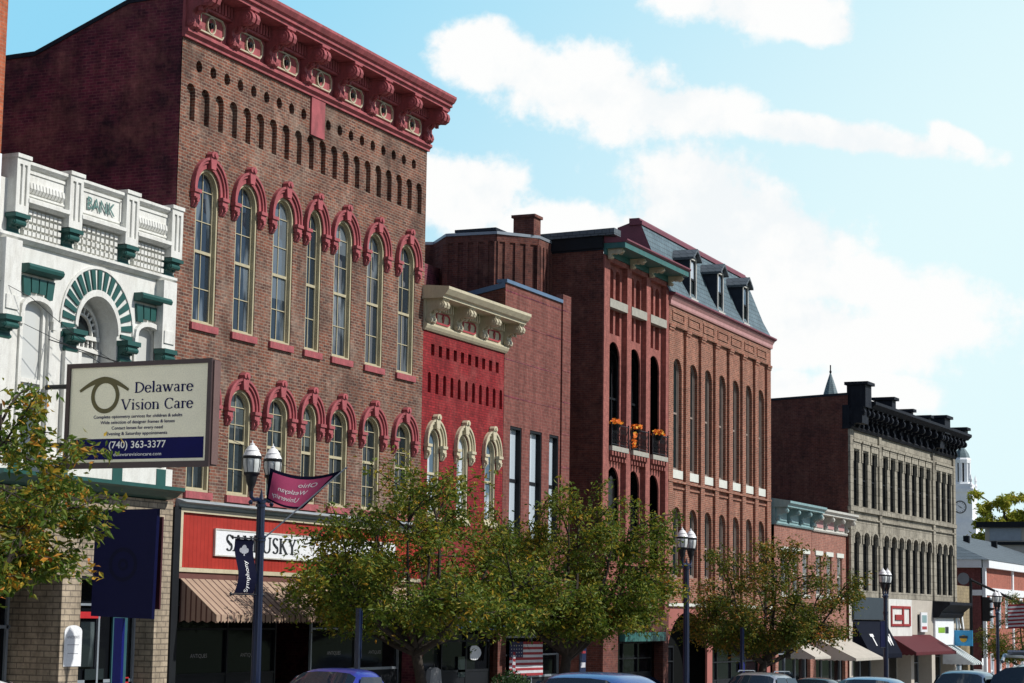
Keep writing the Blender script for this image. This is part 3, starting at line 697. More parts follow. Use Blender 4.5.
for yc in (33.82, 37.84):
    fr = MB(); fr.ring(arch(.86, 2.9, .2, 8, 5.75, yc), arch(.66, 2.8, .16, 8, 5.85, yc), -.15, -.06); fr.box(-.15, -.07, yc - .34, yc + .34, 7.15, 7.24)
    wv = B.part('window', fr, 'white_paint')
    B.part('glass', MB().face(arch(.68, 2.8, .16, 8, 5.85, yc), -.13), 'pane_curtain', wv)
    vs_ = MB()
    for k in range(4):
        xa, xb = -.52 + .26 * k + .02, -.52 + .26 * (k + 1) - .02; t0, t1 = xa * 1.06, xb * 1.06
        zb_ = 9.0 - .16 * abs((xa + xb) / 2 / .52) ** 2
        vs_.ext([(yc + xa * .94, zb_), (yc + xb * .94, zb_), (yc + t1, 9.30), (yc + t0, 9.30)], 0, .06)
    vs_.prof([(0, 9.36), (.16, 9.36), (.24, 9.42), (.26, 9.48), (.22, 9.54), (0, 9.54)], yc - .58, yc + .58)
    B.part('window_hood', vs_, 'green_paint', wv)
    wm = MB().ring(arc(1.14, 8.62, .32, 10, yc, .15), arc(.92, 8.62, .22, 10, yc, .15), 0, .09, False)
    for s_ in (-1, 1): wm.box(0, .10, yc + s_ * .54 - .06, yc + s_ * .54 + .06, 8.30, 8.52); wm.box(0, .05, yc + s_ * .50 - .05, yc + s_ * .50 + .05, 5.6, 8.3)
    B.part('window_moulding', wm, 'white_paint', wv)
# piers, parapet, lattice, string course
PY = [(32.70, 33.12), (34.48, 34.94), (36.52, 37.00), (38.30, 38.74)]
pm = MB()
for a, b in PY:
    pm = MB().box(-.3, .20, a, b, 10.50, 11.62).box(-.3, .27, a - .02, b + .02, 11.62, 11.70)
    m_ = (a + b) / 2
    pm.ring(rect(a + .001, b - .001, 10.52, 11.61), rect(a + .10, m_ - .04, 10.66, 11.50), .36, .361) if False else pm.wall(rect(a, b, 10.50, 11.62), [rect(a + .09, m_ - .03, 10.66, 11.50), rect(m_ + .03, b - .09, 10.66, 11.50)], .24, [.038, .038])
    pm.box(.201, .239, a, a + .01, 10.5, 11.62)
    B.part('parapet_pier', pm, 'white_paint')
pp = MB()
for (a, b), (c, d) in zip(PY, PY[1:]):
    y0_, y1_ = b - .01, c + .01
    pp.box(-.3, .10, y0_, y1_, 10.82, 11.52); pp.prof([(-.3, 11.50), (.14, 11.50), (.20, 11.56), (.20, 11.62), (-.3, 11.62)], y0_, y1_)
    pp.prof([(0, 10.70), (.16, 10.70), (.26, 10.76), (.26, 10.84), (.12, 10.86), (0, 10.86)], y0_, y1_)
    pp.box(.10, .125, y0_ + .03, y1_ - .03, 11.40, 11.46); pp.box(.10, .125, y0_ + .03, y1_ - .03, 10.93, 10.97)
    if abs((y0_ + y1_) / 2 - 35.5) > .3:
        n = 11
        for k in range(n):                      # gadrooned frieze
            yy = y0_ + .10 + (y1_ - y0_ - .2) * k / n; pp.prof([(.10, 10.99), (.14, 11.0), (.19, 11.08), (.17, 11.20), (.10, 11.22)], yy + .015, yy + (y1_ - y0_ - .2) / n - .01)
    else: pp.box(.10, .125, y0_ + .05, y0_ + .09, 10.93, 11.44); pp.box(.10, .125, y1_ - .09, y1_ - .05, 10.93, 11.44)
    for r_ in range(4):
        for k in range(9):
            yy = y0_ + .06 + (y1_ - y0_ - .12) * k / 9; pp.box(0, .09, yy + .03, yy + .13, 10.13 + r_ * .145, 10.22 + r_ * .145)
pp.prof([(0, 9.95), (.06, 9.95), (.14, 10.02), (.14, 10.08), (0, 10.10)], 32.38, 38.74)
B.part('parapet', pp, 'white_paint')
bk = text_mb('BANK', .38, None, lambda a, b: (.132, 35.74 + a, 11.16 + b), width=1.0, bold=.005)
B.part('lettering', bk, 'green_letter')
for a, b in PY:
    c = (a + b) / 2
    B.inst('parapet_bracket', 'bankbr', lambda: (lambda m: m.box(0, .28, -.24, .24, .36, .44))(scroll_bracket(.24, .36, .34, False)), 'green_paint', (.001, c, 10.04))
for c in (32.75, 34.98, 36.93, 38.36):
    B.inst('pier_bracket', 'bankbr2', lambda: (lambda m: m.box(0, .30, -.25, .25, .36, .46))(scroll_bracket(.28, .36, .40, False)), 'green_paint', (.001, c, 7.93))
for c, wd in ((32.75, .5), (34.98, .46), (36.93, .46), (38.36, .46)):
    B.part('pilaster', MB().box(0, .10, c - wd / 2, c + wd / 2, 5.74, 7.925), 'white_paint')
for c in (32.75, 38.36): B.part('pier', MB().box(0, .22, c - .26, c + .26, 8.395, 9.945).box(.22, .25, c - .2, c + .2, 8.52, 8.8), 'white_paint')
bp_ = MB().box(0, .12, 32.38, 38.86, 5.27, 5.72)
B.part('base_panel', bp_, 'white_paint')
for y_ in (33.0, 34.6, 36.55, 38.22): B.part('base_square', MB().box(.12, .135, y_, y_ + .36, 5.32, 5.70), 'green_paint')
B.part('ledge', MB().prof([(0, 5.02), (.30, 5.08), (.42, 5.18), (.52, 5.22), (.52, 5.30), (0, 5.31)], 32.38, 38.80), 'green_paint')
# beige brick ground floor with two openings
zt = 3.27; zg = gz(36) - .35
gf = MB().wall([(by0, zg), (by0 + .6, zg), (by0 + .6, zt), (35.02, zt), (35.02, zg), (35.68, zg), (35.68, zt), (38.42, zt), (38.42, zg), (39.0, zg), (39.0, 5.0), (by0, 5.0)], [], .08, [])
gf.add([(.08, 35.02, zg), (.08, 35.02, zt), (-1.3, 35.02, zt), (-1.3, 35.02, zg)], [(0, 1, 2, 3)])
gf.add([(.08, 35.68, zg), (.08, 35.68, zt), (-.5, 35.68, zt), (-.5, 35.68, zg)], [(0, 1, 2, 3)])
gf.add([(.08, 38.42, zg), (.08, 38.42, zt), (-.5, 38.42, zt), (-.5, 38.42, zg)], [(0, 1, 2, 3)])
gf.add([(.08, by0 + .6, zg), (.08, by0 + .6, zt), (-1.3, by0 + .6, zt), (-1.3, by0 + .6, zg)], [(0, 1, 2, 3)])
gf.add([(.08, by0, zg), (.08, by0, 5.0), (-.3, by0, 5.0), (-.3, by0, zg)], [(0, 1, 2, 3)])
gf.add([(.08, 39.0, zg), (.08, 39.0, 5.0), (-.3, 39.0, 5.0), (-.3, 39.0, zg)], [(0, 1, 2, 3)])
gf.box(-.3, .08, by0, 39.0, 5.0, 5.012)
B.part('ground_floor', gf, 'brick_beige')
B.part('soffit', MB().box(-1.4, .06, by0 + .6, 35.02, zt, zt + .05).box(-.6, .06, 35.68, 38.42, zt, zt + .05), 'dark_trim')
df = sum_boxes([(-1.28, -1.2, 32.72, 35.02, 2.15, 2.22), (-1.28, -1.2, 33.95, 34.02, zg, zt), (-1.28, -1.2, 34.9, 34.97, zg, zt), (-1.28, -1.2, 33.1, 33.2, zg, 2.15), (-1.28, -1.2, 33.82, 33.92, zg, 2.15), (-1.28, -1.15, 33.2, 33.85, 1.0, 1.06)])
dr = B.part('door', df, 'grey_metal'); B.part('door_glass', MB().box(-1.32, -1.26, 32.72, 35.02, zg, zt), 'shop_glass', dr)
po = sum_boxes([(-1.255, -1.25, 34.07, 34.34, 1.25, 2.0)]); B.part('poster', po, 'poster_orange', dr)
B.part('poster', sum_boxes([(-1.255, -1.25, 34.42, 34.68, 1.45, 1.85), (-1.255, -1.25, 34.45, 34.75, .92, 1.35), (-1.255, -1.25, 34.04, 34.28, 1.05, 1.2)]), 'white_cool', dr)
shop_row(B, -.45, 35.7, 38.4, .45, zt, 2, 'grey_metal')
B.part('side_pane', MB().box(-.44, -.40, 37.55, 38.1, .2, 2.6), 'shop_teal')
B.part('window_display', sum_boxes([(-.45, -.42, 36.4, 36.9, 1.35, 2.3), (-.45, -.42, 36.62, 37.3, .5, 1.3)]), 'pane_dim')
B.part('window_display', sum_boxes([(-.45, -.42, 38.05, 38.25, .4, 1.1), (-.445, -.415, 36.3, 37.1, 2.38, 2.52)]), 'shop_red')

# arched notice plate on the brick pier
t = link('notice_board', None, None, (-25.915, 35.45, 1.39)); tag(t, 'small white round-topped notice board on the beige brick pier beside the shop door', 'sign')
link('board', MB().ext(arch(.60, .72, .13, 10), 0, .012).mesh('board', 'sign_white'), t)
nb = MB()
text_mb('APARTMENTS', .085, nb, lambda a, b: (.016, a, .60 + b), width=.42)
for zz, wd in ((.44, .40), (.26, .36)): nb.box(.012, .016, -wd / 2, wd / 2, zz, zz + .012)
link('lettering', nb.mesh('lettering', 'grey_ink'), t)

# ================================================================== tall red brick building with seven bays
B = Bld('tall_brick_building', 'tall brown brick block with seven arched bays and a heavy pink bracketed cornice', 'building', -26, 38.8)
side = [(-22, -.6), (-.02, -.6), (-.02, 16.9), (-1.55, 16.85), (-4.2, 15.85), (-22, 15.5)]
block(B, 38.8, 51.5, 16.9, 22, side=side, mat='brick_maroon', name='side_wall')
WC = [40.08, 41.84, 43.60, 45.17, 46.72, 48.53, 50.40]; WW = [.98, .98, .98, .76, .98, .98, .98]
holes, deps = [], []
for c, wd in zip(WC, WW):
    holes.append(arch(wd, 3.18, .52, 14, 9.20, c)); deps.append(.19)
    holes.append(arch(wd, 2.14, .42, 14, 5.30, c)); deps.append(.19)
SL = [39.22 + .622 * k for k in range(20)]
for c in SL: holes.append(arch(.36, .70, .18, 8, 13.90, c)); deps.append(.12)
HO = [39.53 + .613 * k for k in range(9)] + [45.72 + .62 * k for k in range(9)]
for c in HO: holes.append([(c + .135 * math.cos(2 * math.pi * k / 10), 15.25 + .155 * math.sin(2 * math.pi * k / 10)) for k in range(10)]); deps.append(.2)
B.part('wall', MB().wall(rect(38.8, 51.5, 4.9, 15.9), holes, 0, deps), 'brick_brown')
bkm = MB()
for c in SL: bkm.box(-.22, -.118, c - .24, c + .24, 13.85, 14.85)
B.part('slot_back', bkm, 'brick_brown')
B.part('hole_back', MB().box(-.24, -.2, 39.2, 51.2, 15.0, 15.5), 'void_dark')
for k, (c, wd) in enumerate(zip(WC, WW)):
    kk = 'n' if wd < .9 else 'w'
    arched_window(B, 'AU' + kk, c, 9.20, wd, 3.18, .52, hood_mat='pink_trim', sill_mat='pink_trim', bars=2, mid=1.72)
    arched_window(B, 'AL' + kk, c, 5.30, wd, 2.14, .42, hood_mat='pink_trim', sill_mat='pink_trim', glass_mat='pane_dim', bars=2, mid=1.30)
B.part('blank_panel', MB().box(-.01, .05, 44.75, 45.45, 14.80, 15.84), 'pink_trim')
# cornice
CO = .06
cn = MB()
cn.prof([(-.02, 15.80), (.07, 15.80), (.07, 15.86), (.15, 15.92), (.15, 15.98), (.10, 16.02), (-.02, 16.02)], 38.79, 51.54)
cn.box(-.02, .05, 38.79, 51.52, 16.02, 16.96)
cn.prof([(-.3, 16.94), (.70, 16.94), (.70, 17.02), (.77, 17.04), (.77, 17.12), (.83, 17.15), (.90, 17.26), (.90, 17.33), (-.3, 17.41)], 38.76, 51.54)
for k in range(7):
    y0_, y1_ = 39.10 + 1.76 * k, 39.10 + 1.76 * k + 1.56
    for j in range(9):
        yy = 39.38 + 1.757 * k + j * .135; cn.box(.05, .24, yy, yy + .075, 16.66, 16.93)
    cn.box(.05, .20, 39.32 + 1.757 * k, 40.6 + 1.757 * k, 16.60, 16.655)
co = B.part('cornice', cn, 'pink_trim')
for k in range(8):
    yy = 39.02 + 1.745 * k
    B.inst('bracket', 'Abr', lambda: scroll_bracket(.86, 1.02, .44), 'pink_trim', (.052, yy - 38.8, 15.975 - B.z), co) if False else B.inst('bracket', 'Abr', lambda: scroll_bracket(.72, .96, .34), 'pink_trim', (.052, yy, 15.975))
def panel_mb():
    mb = MB(); o = [(-.54, 0), (.42, 0), (.54, .12), (.54, .36), (.42, .48), (-.54, .48)]
    i_ = [(-.50, .038), (.41, .038), (.502, .135), (.502, .345), (.41, .442), (-.50, .442)]
    mb.ring(o, i_, 0, .045)
    n = 16
    mb.ring([(-.06 + .19 * math.cos(2 * math.pi * k / n), .23 + .21 * math.sin(2 * math.pi * k / n)) for k in range(n)], [(-.06 + .155 * math.cos(2 * math.pi * k / n), .23 + .175 * math.sin(2 * math.pi * k / n)) for k in range(n)], .0, .055)
    return mb
for k in range(7):
    yy = 39.02 + 1.745 * (k + .5)
    p = B.inst('frieze_panel', 'Apan', panel_mb, 'cream_molding', (.052, yy + .02, 16.09))
    B.inst('boss', 'Abos', lambda: MB().disc(-.06, .23, .075, 0, .07, 10).disc(-.06, .23, .035, .07, .10, 8), 'dark_trim', (0, 0, 0), p)
# shop front
B.part('fascia_band', MB().prof([(-.05, 4.90), (.05, 4.90), (.10, 4.93), (.10, 5.0), (.30, 5.02), (.04, 5.10), (-.05, 5.10)], 39.22, 51.48), 'grey_band')
B.part('side_pier', MB().box(-.3, .12, 39.02, 39.28, -.5, 4.9), 'dark_trim')
B.part('fascia', MB().box(-.06, .04, 39.42, 51.45, 3.55, 4.80), 'red_boards')
B.part('fascia_frame', sum_boxes([(-.05, .10, 39.30, 51.48, 4.80, 4.895), (-.05, .10, 39.30, 51.48, 3.45, 3.545), (-.05, .10, 39.30, 39.41, 3.55, 4.8)]), 'cream_trim')
B.part('awning_board', MB().box(-.05, .06, 39.28, 51.48, 3.30, 3.445), 'brown_band')
shop_row(B, -.5, 40.1, 44.6, .5, 2.75, 2, 'dark_trim'); shop_row(B, -.5, 46.4, 51.3, .5, 2.75, 2, 'grey_metal')
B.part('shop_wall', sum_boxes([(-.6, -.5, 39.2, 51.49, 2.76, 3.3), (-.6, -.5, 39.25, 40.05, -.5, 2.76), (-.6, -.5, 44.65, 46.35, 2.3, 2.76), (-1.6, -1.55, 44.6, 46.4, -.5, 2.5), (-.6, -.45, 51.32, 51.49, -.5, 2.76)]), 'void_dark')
sd_ = B.part('shop_door', sum_boxes([(-1.54, -1.48, 44.7, 44.8, -.3, 2.2), (-1.54, -1.48, 45.6, 45.7, -.3, 2.2), (-1.54, -1.48, 44.7, 45.7, 2.1, 2.2)]), 'dark_trim')
tl = MB()
for yc in (41.2, 43.4, 47.7, 50.0):
    text_mb('ANTIQUES', .13, tl, lambda a, b: (-.519 + 0, yc + a, 1.52 + b), width=.72)
B.part('window_lettering', tl, 'window_ink')
B.part('shop_lamp', MB().box(-1.45, -1.4, 45.1, 45.28, 1.55, 1.75), 'poster_orange')
awning('striped_awning', 'long brown and tan striped awning with a scalloped edge below the red fascia', -25.93, 39.42, 51.3, 3.30, 2.50, .98, 'awning_stripe', 'awning_side', val=.19)
# fascia sign
t = link('shop_sign', None, None, (-25.955, 45.35, 3.87)); tag(t, 'long white board with dark western letters on the red shop fascia', 'sign')
link('board', MB().box(0, .04, -4.55, 4.55, 0, .60).mesh('board', 'sign_white'), t)
link('frame', MB().ring(rect(-4.57, 4.57, -.02, .62), rect(-4.54, 4.54, .012, .588), 0, .055).mesh('frame', 'grey_white'), t)
sg = MB()
for o_ in (0, .018, .036): serif_mb('SANDUSKY', .38, -4.12 + o_, .31, lambda a, b: (.046 + o_ * .02, a, b), sg, width=3.3, anchor='L')
link('lettering', sg.mesh('lettering', 'dark_ink'), t)

# ================================================================== narrow red building with a cream cornice
B = Bld('narrow_red_building', 'narrow bright red painted brick building with a cream bracketed cornice', 'building', -26, 51.5)
block(B, 51.52, 57.1, 11.55, 14, side=[(-14, -1), (-.02, -1), (-.02, 11.4), (-14, 10.6)], mat='brick_dark', name='side_wall')
WB = [52.31, 54.25, 56.19]; holes, deps = [], []
for c in WB: holes.append(arch(.76, 2.1, .40, 12, 5.35, c)); deps.append(.19)
for k in range(10): c = 52.13 + .496 * k; holes.append(rect(c - .11, c + .11, 9.95, 10.28)); deps.append(.10)
for k in range(11): c = 51.95 + .494 * k; holes.append(arch(.20, .50, .10, 5, 8.86, c)); deps.append(.09)
B.part('wall', MB().wall(rect(51.5, 57.1, 2.9, 10.7), holes, 0, deps), 'brick_red_paint')
B.part('slot_back', MB().box(-.2, -.088, 51.7, 57.0, 8.8, 9.55).box(-.2, -.098, 51.7, 57.0, 9.9, 10.35), 'panel_red')
cn = MB()
cn.prof([(-.2, 10.62), (.05, 10.62), (.10, 10.68), (.14, 10.76), (.14, 10.80), (.07, 10.84), (-.2, 10.84)], 51.46, 57.16)
cn.box(-.2, .05, 51.48, 57.12, 10.84, 11.50)
cn.prof([(-.2, 11.50), (.66, 11.50), (.66, 11.56), (.74, 11.60), (.84, 11.74), (.84, 11.82), (-.2, 11.92)], 51.40, 57.24)
for k in range(3):
    for j in range(7): yy = 52.06 + 1.80 * k + j * .155; cn.box(.05, .20, yy, yy + .075, 11.24, 11.50)
cb_ = B.part('cornice', cn, 'cream_trim')
for k in range(4): B.inst('bracket', 'Bbr', lambda: scroll_bracket(.60, .70, .34), 'cream_molding', (.052, 51.72 + 1.78 * k, 10.80))
def bpan():
    mb = MB(); o = [(-.45, 0), (.33, 0), (.45, .08), (.45, .26), (.33, .34), (-.45, .34)]; i_ = [(-.40, .045), (.31, .045), (.40, .10), (.40, .24), (.31, .295), (-.40, .295)]
    mb.ring(o, i_, 0, .03); mb.ext([(-.06, .22), (0, .06), (.06, .22), (.0, .30)], 0, .04); return mb
for k in range(3): B.inst('frieze_panel', 'Bpan', bpan, 'panel_red', (.052, 52.63 + 1.78 * k, 10.88))
for c in WB:
    arched_window(B, 'Bw', c, 5.35, .76, 2.1, .40, frame_mat='cream_trim', glass_mat='pane_bright', hood_mat='cream_trim', sill_mat='cream_trim', bars=0, mull=False, mid=1.22)
B.part('shop_wall', sum_boxes([(-.05, .03, 51.55, 57.08, 2.45, 2.9), (-.05, .10, 56.75, 57.08, -.8, 2.45), (-.05, .06, 51.55, 51.75, -.8, 2.45), (-.9, -.8, 51.6, 57, -.8, 2.6)]), 'brick_dark')
shop_row(B, -.2, 51.8, 56.7, .35, 2.4, 3, 'dark_trim')
sg = MB(); sg.ext([(55.70 + .42 * (1 + .18 * math.cos(3 * q)) * math.cos(q) * .9, 1.45 + .25 * (1 + .15 * math.cos(2 * q)) * math.sin(q)) for q in [2 * math.pi * k / 20 for k in range(20)]], -.19, -.17)
text_mb('BLUES', .2, sg, lambda a, b: (-.17, 55.7 + a, .95 + b), width=.7) if False else None
B.part('window_sign', sg, 'sign_white')
B.part('window_sign', sum_boxes([(-.19, -.17, 54.55, 55.05, .75, 1.35), (-.19, -.17, 51.95, 52.1, .5, 1.1)]), 'pane_dim')
B.part('window_sign', sum_boxes([(-.19, -.17, 51.95, 52.25, 1.4, 1.95)]), 'shop_red')
awning('shop_awning', 'bright blue shop awning half hidden behind the leaves under the narrow red building', -25.92, 51.7, 56.7, 2.85, 2.30, .7, 'blue_awning', val=.16)

# ================================================================== modern brown brick front
B = Bld('plain_brick_building', 'plain modern brown brick front with three tall dark framed windows', 'building', -26, 57.1)
block(B, 57.12, 62.3, 12.9, 20, side=[(-20, -1.2), (-.02, -1.2), (-.02, 12.78), (-20, 9.0)], mat='brick_dark', name='side_wall')
holes = [rect(a, b, 4.9, 8.42) for a, b in ((57.62, 58.52), (59.16, 60.12), (60.72, 61.5))]
B.part('wall', MB().wall(rect(57.12, 61.60, 2.6, 12.85), holes, 0, [.25] * 3), 'brick_modern')
B.part('end_pier', MB().box(-.2, .05, 61.63, 62.32, 2.6, 13.15), 'brick_modern')
B.part('coping', MB().box(-.3, .06, 57.10, 61.62, 12.85, 12.95).box(-6, -.31, 57.10, 57.4, 11.75, 11.8) if False else MB().box(-.3, .06, 57.10, 61.62, 12.85, 12.96), 'blue_coping')
sc_ = MB().add([(0.0, 57.08, 12.86), (0.0, 57.42, 12.86), (-20, 57.42, 9.08), (-20, 57.08, 9.08), (0, 57.08, 12.70), (0, 57.42, 12.70), (-20, 57.42, 8.92), (-20, 57.08, 8.92)], [(0, 1, 2, 3), (4, 7, 6, 5), (0, 3, 7, 4), (1, 5, 6, 2)])
B.part('side_coping', sc_, 'blue_coping')
B.part('joint', sum_boxes([(-.005, .008, 57.13, 61.60, z_, z_ + .035) for z_ in (12.6, 11.62, 10.45, 9.3)] + [(.045, .058, 61.64, 62.31, z_, z_ + .035) for z_ in (12.6, 11.62, 10.6, 9.55, 8.5, 7.4)]), 'brick_maroon')
for (a, b) in ((57.62, 58.52), (59.16, 60.12), (60.72, 61.5)):
    c, wd = (a + b) / 2, b - a
    fr = MB().ring(rect(a, b, 4.9, 8.42), rect(a + .06, b - .06, 4.98, 8.34), -.24, -.02); fr.box(-.24, -.15, a + .05, b - .05, 6.70, 6.80)
    wv = B.part('window', fr, 'dark_trim'); B.part('glass', MB().face(rect(a + .05, b - .05, 4.95, 8.35), -.18), 'pane_sky_reflection', wv)
B.part('shop_band', MB().prof([(-.1, 1.98), (1.1, 1.98), (1.1, 2.1), (.05, 2.6), (-.1, 2.6)], 57.15, 62.28), 'teal_band')  # projection exaggerated, shaped to throw shade on the flag below
B.part('shop_wall', sum_boxes([(-.05, .05, 57.15, 57.45, -1, 1.98), (-.05, .05, 61.9, 62.28, -1, 1.98), (-.9, -.8, 57.2, 62.2, -1, 2)]), 'brick_dark')
shop_row(B, -.1, 57.5, 61.85, .1, 1.95, 2, 'grey_metal')

# ================================================================== polygonal brick hall behind
B = Bld('brick_hall', 'many sided dark brick hall with tall pilasters rising behind the plain brick front', 'building', -28, 64, absolute=False)
pg = [(-11, 2.2), (-4.05, .10), (-2.95, -1.08), (-1.08, -.94), (-.18, .03), (0, .40), (-.12, 1.35), (-11, 1.4)]
pg = [(-12, 1.45), (-12, -.3), (-5.2, -.3), (-4.05, .10), (-2.95, -1.08), (-1.08, -.94), (-.05, .25), (-.05, 1.40)]
hm = MB(); zt = 15.62
def vplace(p, z): return (p[0], p[1], z)
hm.add([vplace(p, -1) for p in pg] + [vplace(p, zt) for p in pg], [(i, (i + 1) % 8, 8 + (i + 1) % 8, 8 + i) for i in range(8)])
B.part('wall', hm, 'brick_dark')
cp = MB(); cx = sum(p[0] for p in pg) / 8; cy = sum(p[1] for p in pg) / 8
pe = [(p[0] + (p[0] - cx) * .015, p[1] + (p[1] - cy) * .08) for p in pg]
cp.add([vplace(p, zt) for p in pe] + [vplace(p, zt + .10) for p in pe], [(i, (i + 1) % 8, 8 + (i + 1) % 8, 8 + i) for i in range(8)] + [tuple(range(8, 16)), tuple(range(7, -1, -1))])
B.part('coping', cp, 'grey_metal')
pi_ = MB()
for (p, q, n) in ((pg[4], pg[5], 5), (pg[5], pg[6], 4), (pg[6], pg[7], 4)):
    a = Vector(p); b = Vector(q); d = (b - a).normalized(); nr = Vector((d.y, -d.x))
    for k in range(n + 1):
        c = a.lerp(b, k / n); u = d * .09; o = nr * .05
        qs = [c - u, c + u, c + u + o, c - u + o]
        pi_.add([(v.x, v.y, 12.9) for v in qs] + [(v.x, v.y, zt - .25) for v in qs], [(0, 1, 5, 4), (1, 2, 6, 5), (2, 3, 7, 6), (3, 0, 4, 7), (4, 5, 6, 7), (3, 2, 1, 0)])
    for k in range(n):                       # arched heads hung below each panel
        c = a.lerp(b, (k + .5) / n); wd_ = (b - a).length / n / 2 - .14
        for (zz, ww) in ((13.0, wd_), (12.9, wd_ * .7)):
            u = d * ww; o = nr * .03; qs = [c - u, c + u, c + u + o, c - u + o]
            pi_.add([(v.x, v.y, zz - .06) for v in qs] + [(v.x, v.y, zz + .03) for v in qs], [(0, 1, 5, 4), (1, 2, 6, 5), (2, 3, 7, 6), (3, 0, 4, 7), (4, 5, 6, 7), (3, 2, 1, 0)])
    u = d * (b - a).length / 2; o = nr * .04; c = (a + b) / 2; qs = [c - u, c + u, c + u + o, c - u + o]
    pi_.add([(v.x, v.y, zt - .25) for v in qs] + [(v.x, v.y, zt - .002) for v in qs], [(0, 1, 5, 4), (1, 2, 6, 5), (2, 3, 7, 6), (3, 0, 4, 7), (4, 5, 6, 7), (3, 2, 1, 0)])
B.part('pilasters', pi_, 'brick_dark')
B.part('chimney', sum_boxes([(-.88, -.10, .02, .62, zt + .1, 16.35), (-.94, -.04, -.04, .68, 16.35, 16.45)]), 'brick_dark')
B.part('roof_monitor', sum_boxes([(-3.0, -1.6, .0, .9, zt + .1, 15.95), (-3.1, -1.5, -.1, 1.0, 15.95, 16.05)]), 'dark_roof')
B.part('rear_wing', MB().box(-12, -3.45, -2.2, 1.4, -1, 14.62), 'brick_maroon')
B.part('vent_pipe', MB().lathe([(.11, 14.6), (.11, 15.25), (.2, 15.27), (.2, 15.42), (.02, 15.5)], (-4.0, -1.8, 0), 10), 'grey_metal')

# ================================================================== arcaded tower front
B = Bld('arcade_building', 'narrow pink painted brick front of tall dark arches with iron balconies and a teal cornice', 'building', -26, 65.5)
block(B, 65.45, 72.1, 15.3, 20, side=[(-20, -1.2), (-.05, -1.2), (-.05, 15.4), (-20, 15.15)], mat='brick_dark', name='side_wall')
BC = [66.90, 68.96, 71.0]; fw = MB(); holes, deps = [], []
PL = [(65.45, 65.98), (67.68, 68.12), (69.66, 70.10), (71.78, 72.09)]
for c in BC:
    holes.append(arch(1.20, 3.12, .60, 14, 8.52, c)); deps.append(.06)
    holes.append(arch(1.20, 2.70, .60, 14, 4.50, c)); deps.append(.06)
    for s_ in (-.30, .33):
        holes.append(arch(.44, .92, .23, 8, 13.68, c + s_)); deps.append(.19)
        holes.append(rect(c + s_ - .22, c + s_ + .22, 12.50, 13.36)); deps.append(.19)
fw.wall(rect(65.46, 72.08, 2.75, 15.14), holes, -.20, deps)
B.part('wall', fw, 'brick_tower_paint')
for a, b in PL: B.part('pilaster', MB().box(-.3 if a > 66 else -.045, 0, a if a > 66 else a - .001, b, 2.75, 15.14), 'brick_tower_paint')
for (a, b), (c, d) in zip(PL, PL[1:]): B.part('arch_head', MB().box(-.2, -.002, b, c, 14.98, 15.14), 'brick_tower_paint')
for (a, b), (c, d) in zip(PL, PL[1:]): B.part('stone_band', MB().box(-.2, .02, b - .02, c + .02, 13.37, 13.67), 'stone_band')
B.part('slot_back', MB().box(-.56, -.358, 65.5, 72.05, 12.4, 14.95), 'brick_tower_paint')
B.part('loggia', sum_boxes([(-1.25, -1.2, 65.6, 72.0, 2.8, 12.35), (-1.2, -.27, 65.55, 65.6, 2.8, 12.35), (-1.2, -.27, 72.0, 72.05, 2.8, 12.35), (-1.2, -.27, 65.6, 72.0, 12.36, 12.38), (-1.2, -.27, 65.6, 72.0, 8.2, 8.3)]), 'void_dark')  # inner walls coloured black to put deep shade behind the arches
for c in BC:
    wv = B.inst('loggia_window', 'Dlw', lambda: (lambda m: m.box(-1.14, -1.08, -.5, .5, 1.9, 1.98).box(-1.14, -1.08, -.03, .03, 0, 3.6))(MB().ring(arch(1.18, 3.12, .59, 12), arch(1.04, 3.05, .52, 12, .05), -1.15, -1.08)), 'dark_trim', (0, c, 8.52))
    B.inst('glass', 'Dlg', lambda: MB().face(arch(1.2, 3.12, .6, 12), -1.16), 'void_glass', (0, 0, 0), wv)
    wv = B.inst('loggia_window', 'Dlw2', lambda: MB().ring(arch(1.18, 2.70, .59, 12), arch(1.04, 2.65, .52, 12, .05), -1.05, -.98), 'dark_trim', (0, c, 4.5))
    B.inst('glass', 'Dlg2', lambda: MB().face(arch(1.2, 2.70, .6, 12), -1.06), 'void_glass', (0, 0, 0), wv)
    def balc():
        mb = MB(); mb.box(-.2, .12, -.80, .80, 0, .17); return mb
    sl = B.inst('balcony', 'Dbal', balc, 'stone_band', (0, c - .06, 8.32))
    for k in range(6):
        B.inst('corbel', 'Dcor', lambda: MB().box(-.2, .10, -.07, .07, -.16, -.001).box(-.2, .03, -.05, .05, -.34, -.162), 'brick_tower_paint', (0, -.70 + 1.40 * k / 5, 0), sl)
    def rail():
        mb = MB(); mb.tube([(.09, -.83, .92), (.09, .83, .92)], .022, 6); mb.tube([(.09, -.83, .24), (.09, .83, .24)], .015, 6)
        for k in range(13):
            yy = -.80 + 1.6 * k / 12; mb.tube([(.09, yy, .17), (.09, yy, .92)], .009, 5)
            if k < 12:
                mb.tube([(.09, yy, .30), (.13, yy + .067, .45), (.09, yy + .133, .60), (.09, yy + .02, .80)], .009, 4)
        mb.box(.07, .11, -.84, -.80, .17, 1.0); mb.box(.07, .11, .80, .84, .17, 1.0); return mb
    B.inst('railing', 'Dra', rail, 'iron_black', (0, 0, 0), sl)
cn = MB().box(-.05, .04, 65.47, 72.10, 15.15, 15.36)
cn.prof([(-.05, 15.36), (.74, 15.36), (.74, 15.55), (-.05, 15.55)], 65.50, 72.20)
B.part('cornice', cn, 'teal_paint')
B.part('cornice_cap', MB().prof([(-.05, 15.555), (.76, 15.555), (.83, 15.61), (.83, 15.66), (-.05, 15.80)], 65.48, 72.24), 'maroon_trim')
